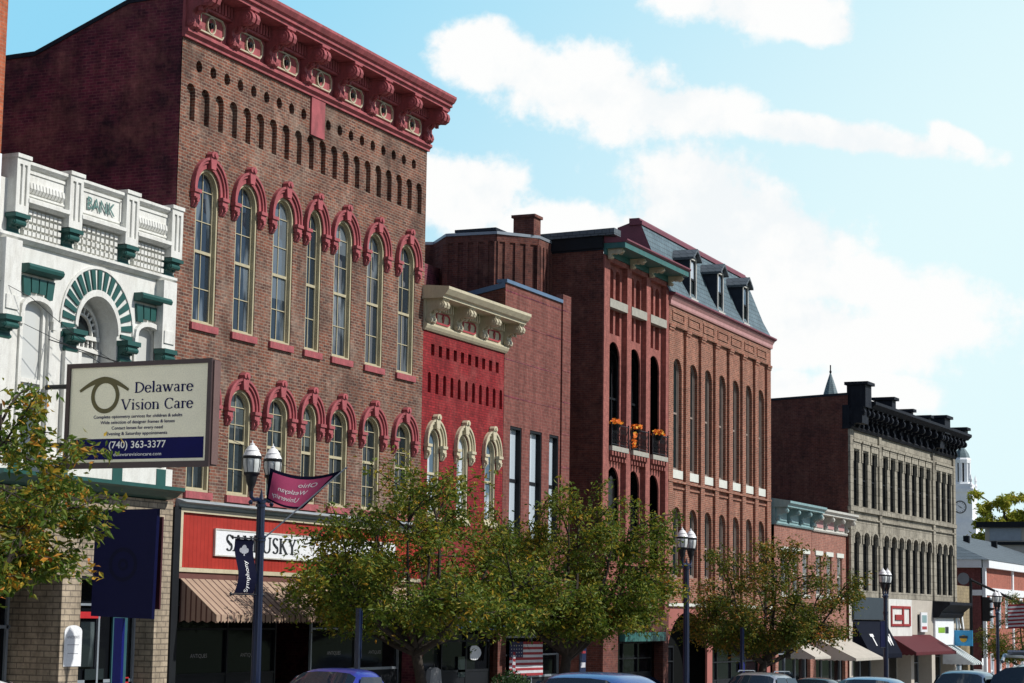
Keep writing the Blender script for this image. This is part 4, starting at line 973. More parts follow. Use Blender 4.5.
def rail_prism(x0, x1, y0, y1, za0, za1, zb0, zb1):      # long bar along x whose ends differ in height
    return MB().add([(x0, y0, za0), (x0, y1, za0), (x1, y1, zb0), (x1, y0, zb0), (x0, y0, za1), (x0, y1, za1), (x1, y1, zb1), (x1, y0, zb1)], [(0, 1, 2, 3), (7, 6, 5, 4), (0, 4, 5, 1), (3, 2, 6, 7), (0, 3, 7, 4), (1, 5, 6, 2)])
B.part('side_cornice', rail_prism(-.052, -20, 65.34, 65.54, 15.36, 15.80, 14.95, 15.40), 'dark_trim')
B.part('side_coping', rail_prism(.42, -20, 65.26, 65.9, 15.805, 16.03, 15.405, 15.60), 'slate_grey')
for yy in (65.72, 67.90, 69.88, 71.93):
    B.inst('cornice_bracket', 'Dbr', lambda: scroll_bracket(.58, .34, .16, False), 'cream_trim', (.042, yy, 15.015))
B.part('shop_band', MB().box(-.3, .06, 65.5, 72.05, 2.05, 2.745), 'brick_dark')
B.part('shop_trim', MB().box(-.1, .12, 67.4, 71.6, 1.72, 2.04), 'teal_paint')
B.part('shop_wall', sum_boxes([(-.3, .05, 65.5, 66.9, -1.2, 2.04), (-.3, .05, 71.5, 72.05, -1.2, 2.04), (-1.4, -1.3, 66.9, 71.5, -1.2, 2.1)]), 'brick_dark')
shop_row(B, -.4, 67.0, 71.4, 0, 1.7, 3, 'dark_trim')
for k, (yy, xo) in enumerate(((66.32, .13), (68.36, .12), (70.62, .14))):
    lb = ('round cluster of orange flowers on the leftmost balcony rail', 'orange and yellow flowers with a trailing stem on the middle balcony rail', 'low box of orange flowers on the rightmost balcony rail')[k]
    t = link('flower_basket', None, None, (-26 + xo, yy, 9.20)); tag(t, lb, 'flowers', 'flower baskets on the balconies')
    link('basket', MB().lathe([(.08, -.16), (.17, .0), (.18, .04)], (0, 0, 0), 10).mesh('basket', 'dark_trim'), t)
    rnd = random.Random(k); fm, fy = MB(), MB()
    for q in range(110):
        d = Vector((rnd.gauss(0, 1), rnd.gauss(0, 1), rnd.gauss(0, 1))).normalized() * rnd.uniform(.08, .24); c = Vector((d.x, d.y * (1.5 if k == 2 else 1.1), abs(d.z) * .8 + .05))
        if k == 1 and q > 75: c = Vector((rnd.gauss(.05, .04), rnd.gauss(-.28, .05), -rnd.uniform(.1, .62)))
        a = Vector((rnd.gauss(0, 1), rnd.gauss(0, 1), rnd.gauss(0, 1))).normalized(); b = a.orthogonal(); s_ = rnd.uniform(.04, .07)
        (fm if q % 3 else fy).add([c - a * s_, c - b * s_, c + a * s_, c + b * s_], [(0, 1, 2, 3)])
    link('blossoms', fm.mesh('blossoms', 'orange_flower'), t); link('blossoms', fy.mesh('blossoms', 'yellow_flower'), t)

# ================================================================== mansard building
B = Bld('mansard_building', 'long warm brick building with a slate mansard roof and three dormers', 'building', -26, 72.1, .9, False)
LE = 13.78; PS = [(0.02, .55)] + [(2.07 + 1.868 * k, 2.56 + 1.868 * k) for k in range(6)] + [(13.22, LE)]
BY = [((a[1] + b[0]) / 2, b[0] - a[1]) for a, b in zip(PS, PS[1:])]
block(B, 0.02, LE, 14.7, 18, mat='brick_dark', name='side_wall', x0=-.3)
holes, deps = [], []
for c, wb in BY:
    holes.append(arch(1.10, 3.78, .50, 12, 8.14, c)); deps.append(.14)
    holes.append(arch(1.10, 2.14, .50, 12, 4.10, c)); deps.append(.14)
B.part('wall', MB().wall(rect(.02, LE, 3.1, 14.35), holes, -.11, deps), 'brick_warm')
for a, b in PS: B.part('pilaster', sum_boxes([(-.2, .0, a, b, 3.1, 13.40), (-.2, .03, a - .02, b + .02, 13.40, 13.50), (-.2, .06, a - .04, b + .04, 13.50, 13.60)]), 'brick_warm')
B.part('upper_band', MB().box(-.2, .0, .02, LE, 13.605, 14.34), 'brick_warm')
B.part('string_course', sum_boxes([(-.2, .03, -.0, LE, 7.64, 7.72), (-.2, -.05, .04, LE - .04, 7.42, 7.50)]), 'brick_warm')
fp = MB()
for k in range(7):
    c, wb = BY[k]; B.part('frieze_panel', MB().ring(rect(c - .95, c + .45, 13.80, 14.17), rect(c - .89, c + .39, 13.86, 14.11), 0.0, .035), 'brick_warm')
for c, wb in BY:
    wv = arched_window(B, 'Eu', c, 8.14, 1.10, 3.78, .50, frame_mat='jamb_grey', glass_mat='green_glass', bars=0, mull=False, mid=2.2, x=-.11, rec=.21, t=.07)
    B.inst('sill', 'Esill', lambda: MB().box(-.2, .04, -.61, .61, -.32, -.002), 'sill_white', (0, 0, 0), wv)
    arched_window(B, 'El', c, 4.10, 1.10, 2.14, .50, frame_mat='jamb_grey', glass_mat='green_glass', bars=0, mull=False, mid=1.2, x=-.11, rec=.21, t=.07)
cn = MB().prof([(-.2, 14.345), (.06, 14.345), (.08, 14.40), (.08, 14.52), (.13, 14.60), (.18, 14.68), (-.2, 14.68)], -.02, LE + .04)
B.part('cornice', cn, 'pink_cornice')
B.part('gutter', MB().prof([(-.3, 14.685), (.20, 14.685), (.27, 14.74), (.27, 14.80), (-.3, 14.86)], -.06, LE + .06), 'maroon_trim')
zr = 17.55
rf = MB(); x0_, x1_ = .10, -1.10
pf = [(x0_, 14.86), (-.25, 15.5), (-.62, 16.4), (x1_, zr)]
for (xa, za), (xb, zb_) in zip(pf, pf[1:]): rf.add([(xa, -.3, za), (xa, 13.45, za), (xb, 13.45, zb_), (xb, -.3, zb_)], [(0, 1, 2, 3)])
for yy, fl in ((13.45, True),): rf.tess([pf + [(-6, zr), (-6, 14.86)]], lambda a, b: (a, yy, b), not fl) if False else rf.tess([pf + [(-8, zr), (-8, 14.86)]], lambda a, b: (a, yy, b), True)
B.part('mansard_roof', rf, 'slate_blue')
B.part('roof_end', MB().tess([pf + [(-2.0, 17.36), (-2.0, 14.8)]], lambda a, b: (a, -.3, b)), 'maroon_trim')
B.part('ridge', MB().prof([(-1.5, zr - .14), (-.98, zr - .14), (-.98, zr), (-1.06, zr + .03), (-1.10, zr + .12), (-1.5, zr + .12)], -.38, 13.55), 'maroon_trim')
B.part('flat_roof', MB().add([(-1.4, -.28, zr), (-1.4, 13.45, zr), (-2.0, 13.45, 17.36), (-2.0, -.28, 17.36)], [(0, 1, 2, 3)]), 'dark_roof')
for c in (2.86, 6.40, 9.93):
    def dormer():
        mb = MB(); h = 1.62; wd = .80
        mb.ring(rect(-wd / 2, wd / 2, 0, h), rect(-.33, .33, .06, h - .08), -.14, .02)
        mb.box(-.2, .08, -wd / 2 - .04, wd / 2 + .04, -.09, -.002)
        return mb
    dm = B.inst('dormer', 'Edm', dormer, 'grey_white', (.0, c, 14.96))
    for s_ in (-.405, .405):
        B.inst('cheek', 'Edc', lambda: MB().prof([(-.01, 0), (-.01, 1.62), (-1.2, 1.62), (-1.2, 1.52), (-.55, .9)], -.015, .015), 'dark_roof', (0, s_, 0), dm)
    def droof():
        mb = MB(); h = 1.62; e = .54
        for s_ in (-1, 1):
            mb.add([(.20, s_ * e, h - .02), (.20, 0, h + .36), (-1.35, 0, h + .36), (-1.35, s_ * e, h - .02), (.20, s_ * e, h - .12), (.20, 0, h + .26), (-1.35, 0, h + .26), (-1.35, s_ * e, h - .12)],
                   [(0, 1, 2, 3), (4, 7, 6, 5), (0, 4, 5, 1), (0, 3, 7, 4)])
        return mb
    B.inst('dormer_roof', 'Edr', droof, 'slate_grey', (0, 0, 0), dm)
    B.inst('pediment', 'Edp', lambda: MB().ext([(-.44, 1.62), (.44, 1.62), (0, 1.90)], -.1, .06), 'slate_grey', (0, 0, 0), dm)
    B.inst('sash', 'Eds', lambda: MB().box(-.1, -.04, -.34, .34, .74, .82).ring(rect(-.34, .34, .06, 1.55), rect(-.30, .30, .10, 1.51), -.1, -.04), 'dark_trim', (0, 0, 0), dm)
    B.inst('glass', 'Edg', lambda: MB().face(rect(-.33, .33, .78, 1.5), -.07), 'pane_bright', (0, 0, 0), dm)
    B.inst('glass', 'Edg2', lambda: MB().face(rect(-.33, .33, .07, .76), -.08), 'dark_glass', (0, 0, 0), dm)
# salmon ground floor with a wide dark arch at the left
ao = arch(2.9, 2.3, 1.25, 14, -.6, 3.1 - 1.2)
gf = MB().wall(rect(.02, LE, -1.2, 3.1), [arch(4.8, 2.0, 1.65, 16, -.85, 2.55), rect(5.6, 13.3, -.95, 1.42)], -.05, [.08, .5])
B.part('ground_floor', gf, 'salmon')
B.part('string_course', MB().box(-.05, .05, .02, LE, 3.0, 3.12), 'sill_white')
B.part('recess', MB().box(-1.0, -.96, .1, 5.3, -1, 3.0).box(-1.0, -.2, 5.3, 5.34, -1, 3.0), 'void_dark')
sgm = text_mb('ANTIQUES', .35, None, lambda a, b: (-.04, 8.6 + a, 1.62 + b), width=2.4); B.part('lettering', sgm, 'sign_white')
shop_row(B, -.5, 5.6, 13.3, -.5, 1.4, 4, 'dark_trim'); shop_row(B, -.9, .3, 3.2, -.6, 1.5, 2, 'dark_trim')
B.part('neon_sign', MB().box(-.86, -.84, 1.15, 1.5, .62, 1.0), 'shop_red')
B.part('neon_sign', MB().box(-.455, -.44, 10.6, 11.3, .35, .75), 'blue_sign')

# ================================================================== two low shops with bracketed cornices
def low_shop(name, label, y0, y1, mat, zc, capw, nbr, key, wins):
    B = Bld(name, label, 'building', -26.15, y0)
    block(B, y0 + .02, y1 - .02, zc + .7, 14, mat='brick_dark', name='side_wall', x0=-.3)
    holes = [rect(c - .45, c + .45, 3.7, 5.55) for c in wins]
    B.part('wall', MB().wall(rect(y0 + .01, y1 - .01, 1.7, zc + .06), holes, 0, [.25] * len(wins)), 'brick_pink')
    cn = MB().prof([(-.2, zc), (.08, zc), (.12, zc + .07), (.08, zc + .12), (-.2, zc + .12)], y0 + .02, y1 - .02)
    cn.box(-.2, .04, y0 + .02, y1 - .02, zc + .12, zc + .80)
    cn.prof([(-.2, zc + .76), (capw - .12, zc + .76), (capw - .12, zc + .84), (capw, zc + .92), (capw, zc + 1.02), (-.2, zc + 1.16)], y0 - .02, y1 + .02)
    B.part('cornice', cn, mat)
    for k in range(nbr):
        yy = y0 + .2 + (y1 - y0 - .4) * k / (nbr - 1)
        B.inst('bracket', key + 'b', lambda: scroll_bracket(capw * .75, .62, .2, False), mat if key == 'F1' else mat, (.042, yy, zc + .14))
    for k in range(nbr - 1):
        yy = y0 + .2 + (y1 - y0 - .4) * (k + .5) / (nbr - 1); B.inst('frieze_panel', key + 'p', lambda: MB().box(0, .04, -.55, .55, 0, .42), 'teal_pale' if key == 'F1' else 'pink_cornice', (.042, yy, zc + .2))
    for c in wins:
        wv = B.inst('window', 'Fw', lambda: (lambda m: m.box(-.24, -.12, -.42, .42, .9, .97).box(-.2, .05, -.6, .6, -.14, -.002))(MB().ring(rect(-.45, .45, 0, 1.85), rect(-.38, .38, .07, 1.78), -.25, -.1)), 'grey_white', (0, c, 3.7))
        B.inst('lintel', 'Fl', lambda: MB().box(-.1, .05, -.62, .62, 1.852, 2.06), 'sill_white', (0, 0, 0), wv)
        B.inst('glass', 'Fg', lambda: MB().face(rect(-.4, .4, .03, 1.82), -.22), 'pane_bright', (0, 0, 0), wv)
    B.part('shop_wall', sum_boxes([(-.1, .05, y0 + .03, y0 + .45, -1.5, 1.7), (-.1, .05, y1 - .45, y1 - .03, -1.5, 1.7), (-1.2, -1.1, y0 + .1, y1 - .1, -1.5, 1.7)]), 'brick_pink')
    shop_row(B, -.2, y0 + .5, y1 - .5, -.9, 1.65, 3, 'grey_metal')
    return B
low_shop('green_cornice_shop', 'low pink brick shop with a teal bracketed cornice', 86.1, 92.0, 'teal_pale', 6.68, .75, 4, 'F1', [87.6, 89.4, 91.0])
low_shop('white_cornice_shop', 'low pink brick shop with a greyish white bracketed cornice', 92.02, 98.1, 'grey_white', 6.64, .65, 4, 'F2', [93.2, 95.0, 96.9])
B = Bld('parapet_block', 'square dark parapet block at the left end of the teal cornice', 'parapet', -26.1, 86.2) if False else None
awning('shop_awning', 'small cream hooded awning over a doorway below the teal cornice shop', -26.1, 88.4, 91.0, 1.55, .95, 1.1, 'cream_awning', val=.12)
awning('shop_awning', 'long cream awning sloping out below the white cornice shop', -26.1, 92.4, 97.4, 1.75, .85, 1.9, 'cream_awning', val=.13)

# ================================================================== cream stone block with a black cornice
B = Bld('stone_building', 'cream stone fronted block with rows of narrow dark windows and a black cornice', 'building', -26, 98.1, -2.3, False)
LG = 20.45
block(B, .02, LG, 13.6, 20, side=[(-20, -2), (-.02, -2), (-.02, 13.7), (-20, 12.9)], mat='brick_dark', name='side_wall')
W1 = [1.22, 2.78, 4.33] + [6.30 + 1.40 * k for k in range(7)] + [16.85, 18.08, 19.31]
holes, deps = [], []
for c in W1:
    holes.append(rect(c - .46, c + .46, 8.20, 10.95)); deps.append(.2)
    holes.append(arch(.92, 2.6, .22, 6, 4.05, c)); deps.append(.2)
B.part('wall', MB().wall(rect(.02, LG, 3.72, 11.95), holes, 0, deps), 'stone_cream')
B.part('string_course', sum_boxes([(-.05, .14, -.02, LG + .04, 7.92, 8.14), (-.05, .10, -.02, LG + .04, 7.55, 7.62)]), 'stone_cream')
for a, b in ((.02, .5), (5.02, 5.42), (15.5, 15.95), (20.0, LG)): B.part('pilaster', MB().box(-.02, .10, a, b, 3.72, 11.94), 'stone_cream')
for c in W1:
    def swin():
        mb = MB().ring(rect(-.45, .45, 0, 2.75), rect(-.42, .42, .04, 2.71), -.19, -.12); mb.box(-.19, -.12, -.42, .42, 1.3, 1.37); return mb
    wv = B.inst('window', 'Gw', swin, 'dark_trim', (0, c, 8.20)); B.inst('glass', 'Gg', lambda: MB().face(rect(-.43, .43, .03, 2.72), -.16), 'void_glass', (0, 0, 0), wv)
    B.inst('hood', 'Gh', lambda: MB().box(0, .07, -.60, .60, 2.82, 3.16).box(0, .13, -.66, .66, 3.16, 3.26).box(0, .05, -.62, -.47, 2.2, 2.82).box(0, .05, .47, .62, 2.2, 2.82), 'stone_cream', (0, 0, 0), wv)
    wv = B.inst('window', 'Gw2', lambda: MB().ring(arch(.9, 2.6, .22, 6), arch(.84, 2.56, .18, 6, .04), -.19, -.12), 'dark_trim', (0, c, 4.05))
    B.inst('glass', 'Gg2', lambda: MB().face(arch(.88, 2.58, .2, 6, .02), -.16), 'void_glass', (0, 0, 0), wv)
    B.inst('hood', 'Gh2', lambda: MB().ring(arc(1.24, 2.6, .40, 8, 0, .3), arc(1.0, 2.6, .28, 8, 0, .3), 0, .08, False), 'stone_cream', (0, 0, 0), wv)
cn = MB().prof([(-.3, 11.93), (.12, 11.93), (.2, 12.05), (.1, 12.15), (-.3, 12.15)], -.02, LG + .06)
cn.box(-.3, .05, 0, LG + .02, 12.15, 13.1)
cn.prof([(-.3, 13.02), (.8, 13.02), (.9, 13.12), (1.02, 13.22), (1.02, 13.36), (-.3, 13.5)], 1.3, LG + .3)
for a, b, z0_, z1_ in ((.02, 1.25, 13.0, 14.25), (4.7, 5.6, 13.3, 13.95), (15.2, 16.6, 13.0, 14.0), (19.7, 20.6, 13.3, 13.72), (8.3, 8.9, 13.4, 13.68), (11.8, 12.4, 13.4, 13.68)):
    cn.box(-.1, .85, a + .1, b - .1, z0_, z1_ - .15); cn.box(-.2, 1.0, a, b, z1_ - .15, z1_)
cn.box(-.1, .70, .04, 1.1, 12.2, 13.0); cn.box(-.3, .55, 15.4, 16.3, 12.2, 13.0)
co = B.part('cornice', cn, 'black_cornice')
for yy in [.2, 1.0, 1.75, 2.6, 3.45, 4.3, 5.1] + [6.0 + 1.3 * k for k in range(8)] + [15.5, 16.2, 17.0, 17.9, 18.8, 19.6, 20.3]:
    B.inst('bracket', 'Gbr', lambda: scroll_bracket(.78, 1.02, .22, False), 'black_cornice', (.052, yy, 12.0))
# shops below
zg = -2
B.part('shop_wall', MB().wall(rect(.02, LG, zg, 3.715), [rect(.6, 6.1, zg + .1, 2.6), rect(6.8, 11, zg + .1, 1.6), rect(11.6, 15.2, zg + .1, .9), rect(15.9, 19.9, zg + .1, 1.2)], -.02, [.9] * 4), 'beige_stucco')
B.part('shop_panel', MB().box(-.02, .10, .45, 5.95, 2.62, 3.72), 'teal_band')
shop_row(B, -.8, .6, 6.1, -1.4, 2.6, 3, 'grey_metal'); shop_row(B, -.8, 6.8, 11, -1.4, 1.6, 2, 'grey_white'); shop_row(B, -.8, 11.6, 15.2, -1.4, .9, 2, 'grey_metal'); shop_row(B, -.8, 15.9, 19.9, -1.4, 1.2, 2, 'grey_metal')
B.part('white_front', MB().box(-.01, .08, 6.5, 10.9, 1.75, 3.70), 'white_paint')
fr = MB().ring(rect(6.85, 10.5, 2.3, 3.35), rect(7.02, 10.33, 2.42, 3.22), .08, .14); fr.box(.08, .13, 9.1, 9.25, 2.4, 3.3); fr.box(.08, .15, 7.6, 8.9, 2.62, 2.9); fr.box(.08, .14, 8.95, 9.1, 2.3, 3.3); B.part('front_frame', fr, 'red_frame')
B.part('low_cornice', MB().prof([(-.05, 2.78), (.3, 2.78), (.45, 3.0), (.45, 3.1), (.75, 3.35), (.95, 3.5), (.95, 3.66), (-.05, 3.70)], 15.5, 20.6), 'black_cornice')
B.part('shop_panel', MB().box(-.01, .10, 15.6, 19.6, 1.28, 2.775), 'white_cool')
B.part('logo', MB().box(.10, .115, 16.2, 17.6, 1.95, 2.25), 'shop_green'); B.part('logo', MB().box(.10, .115, 17.7, 18.4, 1.92, 2.28), 'dark_ink')
sgl = MB(); text_mb('T', .75, sgl, lambda a, b: (.9, 1.9 + a, 1.9 + b), bold=.03); text_mb('W', .75, sgl, lambda a, b: (.9, 4.9 + a, 1.9 + b), bold=.03)
t = awning('shop_awning', 'black awning with white letters under the stone building', -25.9, 98.7, 104.2, 2.6, .95, .9, 'navy_awning', val=.25, rot=-2.3)
lm = MB(); pl2 = lambda y_: (lambda a, b: (.9 * (.62 - b * .5) + .02, y_ + a, 1.65 * (.38 + b * .5) + .02))
text_mb('T', .9, lm, pl2(-1.0), bold=.04); text_mb('W', .9, lm, pl2(1.7), bold=.04); link('lettering', lm.mesh('lettering', 'white_ink'), t)
awning('shop_awning', 'dark red awning sloping low over the pavement beside the black one', -25.75, 104.9, 113.0, 1.95, 1.0, 1.6, 'maroon_awning', val=.18, rot=-2.3)
awning('shop_awning', 'striped teal and white awning at the far end of the stone building', -25.4, 116.2, 118.4, 1.35, .3, 1.7, 'awning_teal_white', val=.12, rot=-2.3)
def small_sign(name, label, X, Y, Z, wd, ht, mat, frame='dark_trim', extra=None, axis='y', thick=.08, arm=.5):
    t = link(name, None, None, (X, Y, Z)); tag(t, label, 'sign')
    if axis == 'x': mb = MB().box(arm, arm + wd, -thick / 2, thick / 2, 0, ht); ar = MB().tube([(0, 0, ht + .06), (arm + wd, 0, ht + .06)], .02, 6).tube([(arm + .1, 0, ht), (arm + .1, 0, ht + .06)], .012, 5).tube([(arm + wd - .1, 0, ht), (arm + wd - .1, 0, ht + .06)], .012, 5)
    else: mb = MB().box(.05, .05 + thick, -wd / 2, wd / 2, 0, ht); ar = MB().box(0, .05, -wd / 2 + .1, wd / 2 - .1, .1, ht - .1)
    link('board', mb.mesh('board', mat), t); link('bracket', ar.mesh('bracket', frame), t)
    if extra: extra(t)
    return t
def ex1(t): link('lettering', MB().box(.13, .14, -.55, .55, .5, .9).mesh('lettering', 'teal_pale'), t); link('lettering', MB().box(.13, .14, -.55, .55, .14, .3).mesh('lettering', 'panel_red'), t)
small_sign('hanging_sign', 'small white and green plate with a red strip on the beige shop wall', -25.45, 111.2, 2.0, 1.5, 1.05, 'sign_white', extra=ex1)
def ex2(t):
    link('emblem', MB().disc(0, 0, .2, 0, .02, 12).shift(0, 0, 0).mesh('emblem', 'shop_yellow'), t).matrix_local = Matrix.Translation((.62, -.07, .40)) @ Matrix.Rotation(R(-90), 4, 'Z')
    link('emblem', MB().box(.38, .86, -.1, -.092, .42, .56).mesh('emblem', 'dark_ink'), t)
small_sign('hanging_sign', 'turquoise hanging sign with a yellow emblem at the end of the stone building', -25.2, 117.8, 1.22, 1.05, .88, 'shop_blue', extra=ex2, axis='x', arm=.08)

# ================================================================== far end of the street
B = Bld('stone_shop', 'small tan stone shop front beyond the end of the stone building', 'building', -25.6, 119.2)
block(B, 119.2, 124.5, 4.7, 10, mat='stone_tan', name='side_wall')
B.part('wall', MB().wall(rect(119.22, 124.48, -2, 4.7), [rect(120.2, 122.6, 1.2, 3.0), rect(119.8, 123.8, -1.8, .3)], 0, [.3, .4]), 'stone_tan')
B.part('window', MB().ring(rect(120.2, 122.6, 1.2, 3.0), rect(120.35, 122.45, 1.35, 2.85), -.28, -.2).box(-.28, -.2, 121.35, 121.45, 1.3, 2.9), 'cream_trim')
B.part('glass', MB().face(rect(120.3, 122.5, 1.3, 2.9), -.25).face(rect(119.9, 123.7, -1.8, .25), -.35), 'pane_bright')
B.part('lintel_bars', MB().ext([(119.8, 3.3), (120.1, 3.3), (121.3, 2.2), (121.0, 2.2)], .1, .16).ext([(121.2, 3.4), (121.5, 3.4), (122.2, 2.1), (121.9, 2.1)], .1, .16), 'white_cool')

B = Bld('brick_school', 'red brick building with white trim and grey slate roof at the far street end', 'building', -26, 131, 0, False)
LB = 40
block(B, 0, LB, 6.3, 22, mat='brick_far_shade', name='side_wall', x0=-.2)
holes = [rect(1.6 + 2.6 * k, 2.6 + 2.6 * k, 2.2, 4.2) for k in range(14)] + [rect(1.6 + 2.6 * k, 2.6 + 2.6 * k, -1.6, .6) for k in range(14)]
B.part('wall', MB().wall(rect(0, LB, -4, 6.3), holes, 0, [.15] * 28), 'brick_far')
B.part('white_band', sum_boxes([(-.1, .08, -.02, LB, 4.28, 4.75), (-.05, .35, -.1, LB + .1, 6.0, 6.5), (-22, -.12, -.35, -.02, 6.0, 6.5), (-22, -.12, -.09, -.02, 4.25, 4.6), (-.1, .1, -.06, .32, -4, 6.0), (-.1, .1, 9.2, 9.6, -4, 6.0)]), 'white_cool')
B.part('side_window', MB().add([(-1.3 + .38 * math.cos(2 * math.pi * k / 16), -.02, 5.3 + .38 * math.sin(2 * math.pi * k / 16)) for k in range(16)], [tuple(range(16))]), 'grey_metal')
for k in range(14):
    for z_, h_ in ((2.2, 2.0), (-1.6, 2.2)):
        wv = B.inst('window', 'Sw%g' % h_, lambda: MB().ring(rect(-.5, .5, 0, h_), rect(-.38, .38, .1, h_ - .1), -.14, .04).box(-.12, -.02, -.4, .4, h_ / 2 - .05, h_ / 2 + .05), 'white_cool', (0, 2.1 + 2.6 * k, z_))
        B.inst('glass', 'Sg%g' % h_, lambda: MB().face(rect(-.45, .45, .05, h_ - .05), -.12), 'pane_bright', (0, 0, 0), wv)
B.part('roof', MB().add([(.4, -.4, 6.5), (.4, LB + .4, 6.5), (-22.4, LB + .4, 6.5), (-22.4, -.4, 6.5), (-6, 8, 8.9), (-6, LB - 8, 8.9)], [(0, 1, 5, 4), (0, 4, 3), (1, 2, 5), (2, 3, 4, 5)]), 'slate_grey')
B.part('dormer_vent', sum_boxes([(-4.2, -3.8, 14, 14.4, 7.6, 8.6), (-4.2, -3.8, 24, 24.4, 7.6, 8.6)]), 'dark_trim')

B = Bld('grey_office', 'long low grey modern building with a dark window band behind the slate roof', 'building', -22, 172, 0, False)
B.part('wall', MB().box(-12, 14, 0, 30, -4, 10.4), 'beige_stucco')
B.part('roof', MB().box(-12.6, 14.6, -.6, 30, 10.4, 10.85), 'dark_trim')
B.part('window_band', sum_boxes([(-11.6 + 3.1 * k, -9.0 + 3.1 * k, -.05, -.01, 9.3, 10.35) for k in range(8)]), 'grey_metal')
B.part('sill_band', MB().box(-12.2, 14.2, -.25, -.06, 8.95, 9.2), 'dark_trim')

B = Bld('clock_tower', 'slim white wooden clock tower with an open belfry at the far end of the street', 'tower', -62.5, 300, 0, False)
B.part('base', MB().box(-2.6, 2.9, -2, 2, -4, 15.2).box(-2.2, 2.3, -1.95, 1.95, 15.2, 16.9), 'white_cool')
B.part('clock_stage', MB().box(-1.75, 1.75, -1.7, 1.7, 16.9, 21.3).box(-1.95, 1.95, -1.85, 1.85, 16.9, 17.25).box(-1.95, 1.95, -1.9, 1.9, 21.3, 21.8).box(-1.55, 1.55, -1.6, 1.6, 21.8, 22.5), 'white_cool')
bl = MB()
for k in range(8):
    a = math.pi / 4 * k; bl.box(1.0 * math.cos(a) - .22, 1.0 * math.cos(a) + .22, 1.0 * math.sin(a) - .22, 1.0 * math.sin(a) + .22, 22.8, 25.6)
bl.lathe([(1.5, 22.5), (1.45, 22.8)], (0, 0, 0), 8); bl.lathe([(1.3, 25.6), (1.35, 26.1), (1.15, 26.4)], (0, 0, 0), 8)
B.part('belfry', bl, 'white_cool')
B.part('belfry_core', MB().lathe([(.6, 22.7), (.6, 25.7)], (0, 0, 0), 8), 'dark_trim')
B.part('dome', MB().lathe([(1.2, 26.4), (1.0, 27.0), (.6, 27.6), (.2, 28.0), (.05, 28.5)], (0, 0, 0), 8), 'spire_slate')
nn = 24
cf = B.part('clock_face', MB().add([(.8 * math.cos(2 * math.pi * k / nn), -1.73, 19.1 + 0.8 * math.sin(2 * math.pi * k / nn)) for k in range(nn)], [tuple(range(nn))]), 'sign_white')
hd = MB()
for k in range(nn):
    a0, a1 = 2 * math.pi * k / nn, 2 * math.pi * (k + 1) / nn
    hd.add([(r_ * math.cos(a), -1.75, 19.1 + r_ * math.sin(a)) for r_, a in ((.8, a0), (.94, a0), (.94, a1), (.8, a1))], [(0, 1, 2, 3)])
def hand(a, ln, wd):
    d = Vector((math.sin(a), math.cos(a))); n_ = Vector((d.y, -d.x)) * wd
    hd.add([(p.x, -1.76, 19.1 + p.y) for p in (-n_, d * ln, n_)], [(0, 1, 2)])
hand(R(120), .5, .07); hand(R(310), .7, .055)
for k in range(12):
    a = R(30 * k); hd.add([(math.sin(a) * r_ + math.cos(a) * o_, -1.755, 19.1 + math.cos(a) * r_ - math.sin(a) * o_) for r_, o_ in ((.6, -.04), (.74, -.04), (.74, .04), (.6, .04))], [(0, 1, 2, 3)])
B.part('hands', hd, 'dark_trim', cf)
for dy in (-1.6, 1.6): B.part('finial', MB().lathe([(.15, 21.8), (.3, 22.3), (.12, 22.7), (.25, 23.1), (.02, 23.9)], (1.6, dy, 0), 8), 'white_cool')

B = Bld('church_spire', 'small grey slate spire behind the stone building', 'spire', -54.8, 200, 0, False)
B.part('tower_base', MB().box(-1.2, 1.2, -1.2, 1.2, -5, 23.4), 'brick_dark')
B.part('spire_cone', MB().lathe([(1.25, 23.4), (1.05, 24.2), (.5, 26.0), (.06, 27.3)], (0, 0, 0), 8), 'spire_slate')
B.part('cross', MB().box(-.05, .05, -.05, .05, 27.2, 28.1).lathe([(.05, 27.2), (.14, 27.4), (.05, 27.6)], (0, 0, 0), 8), 'dark_trim')

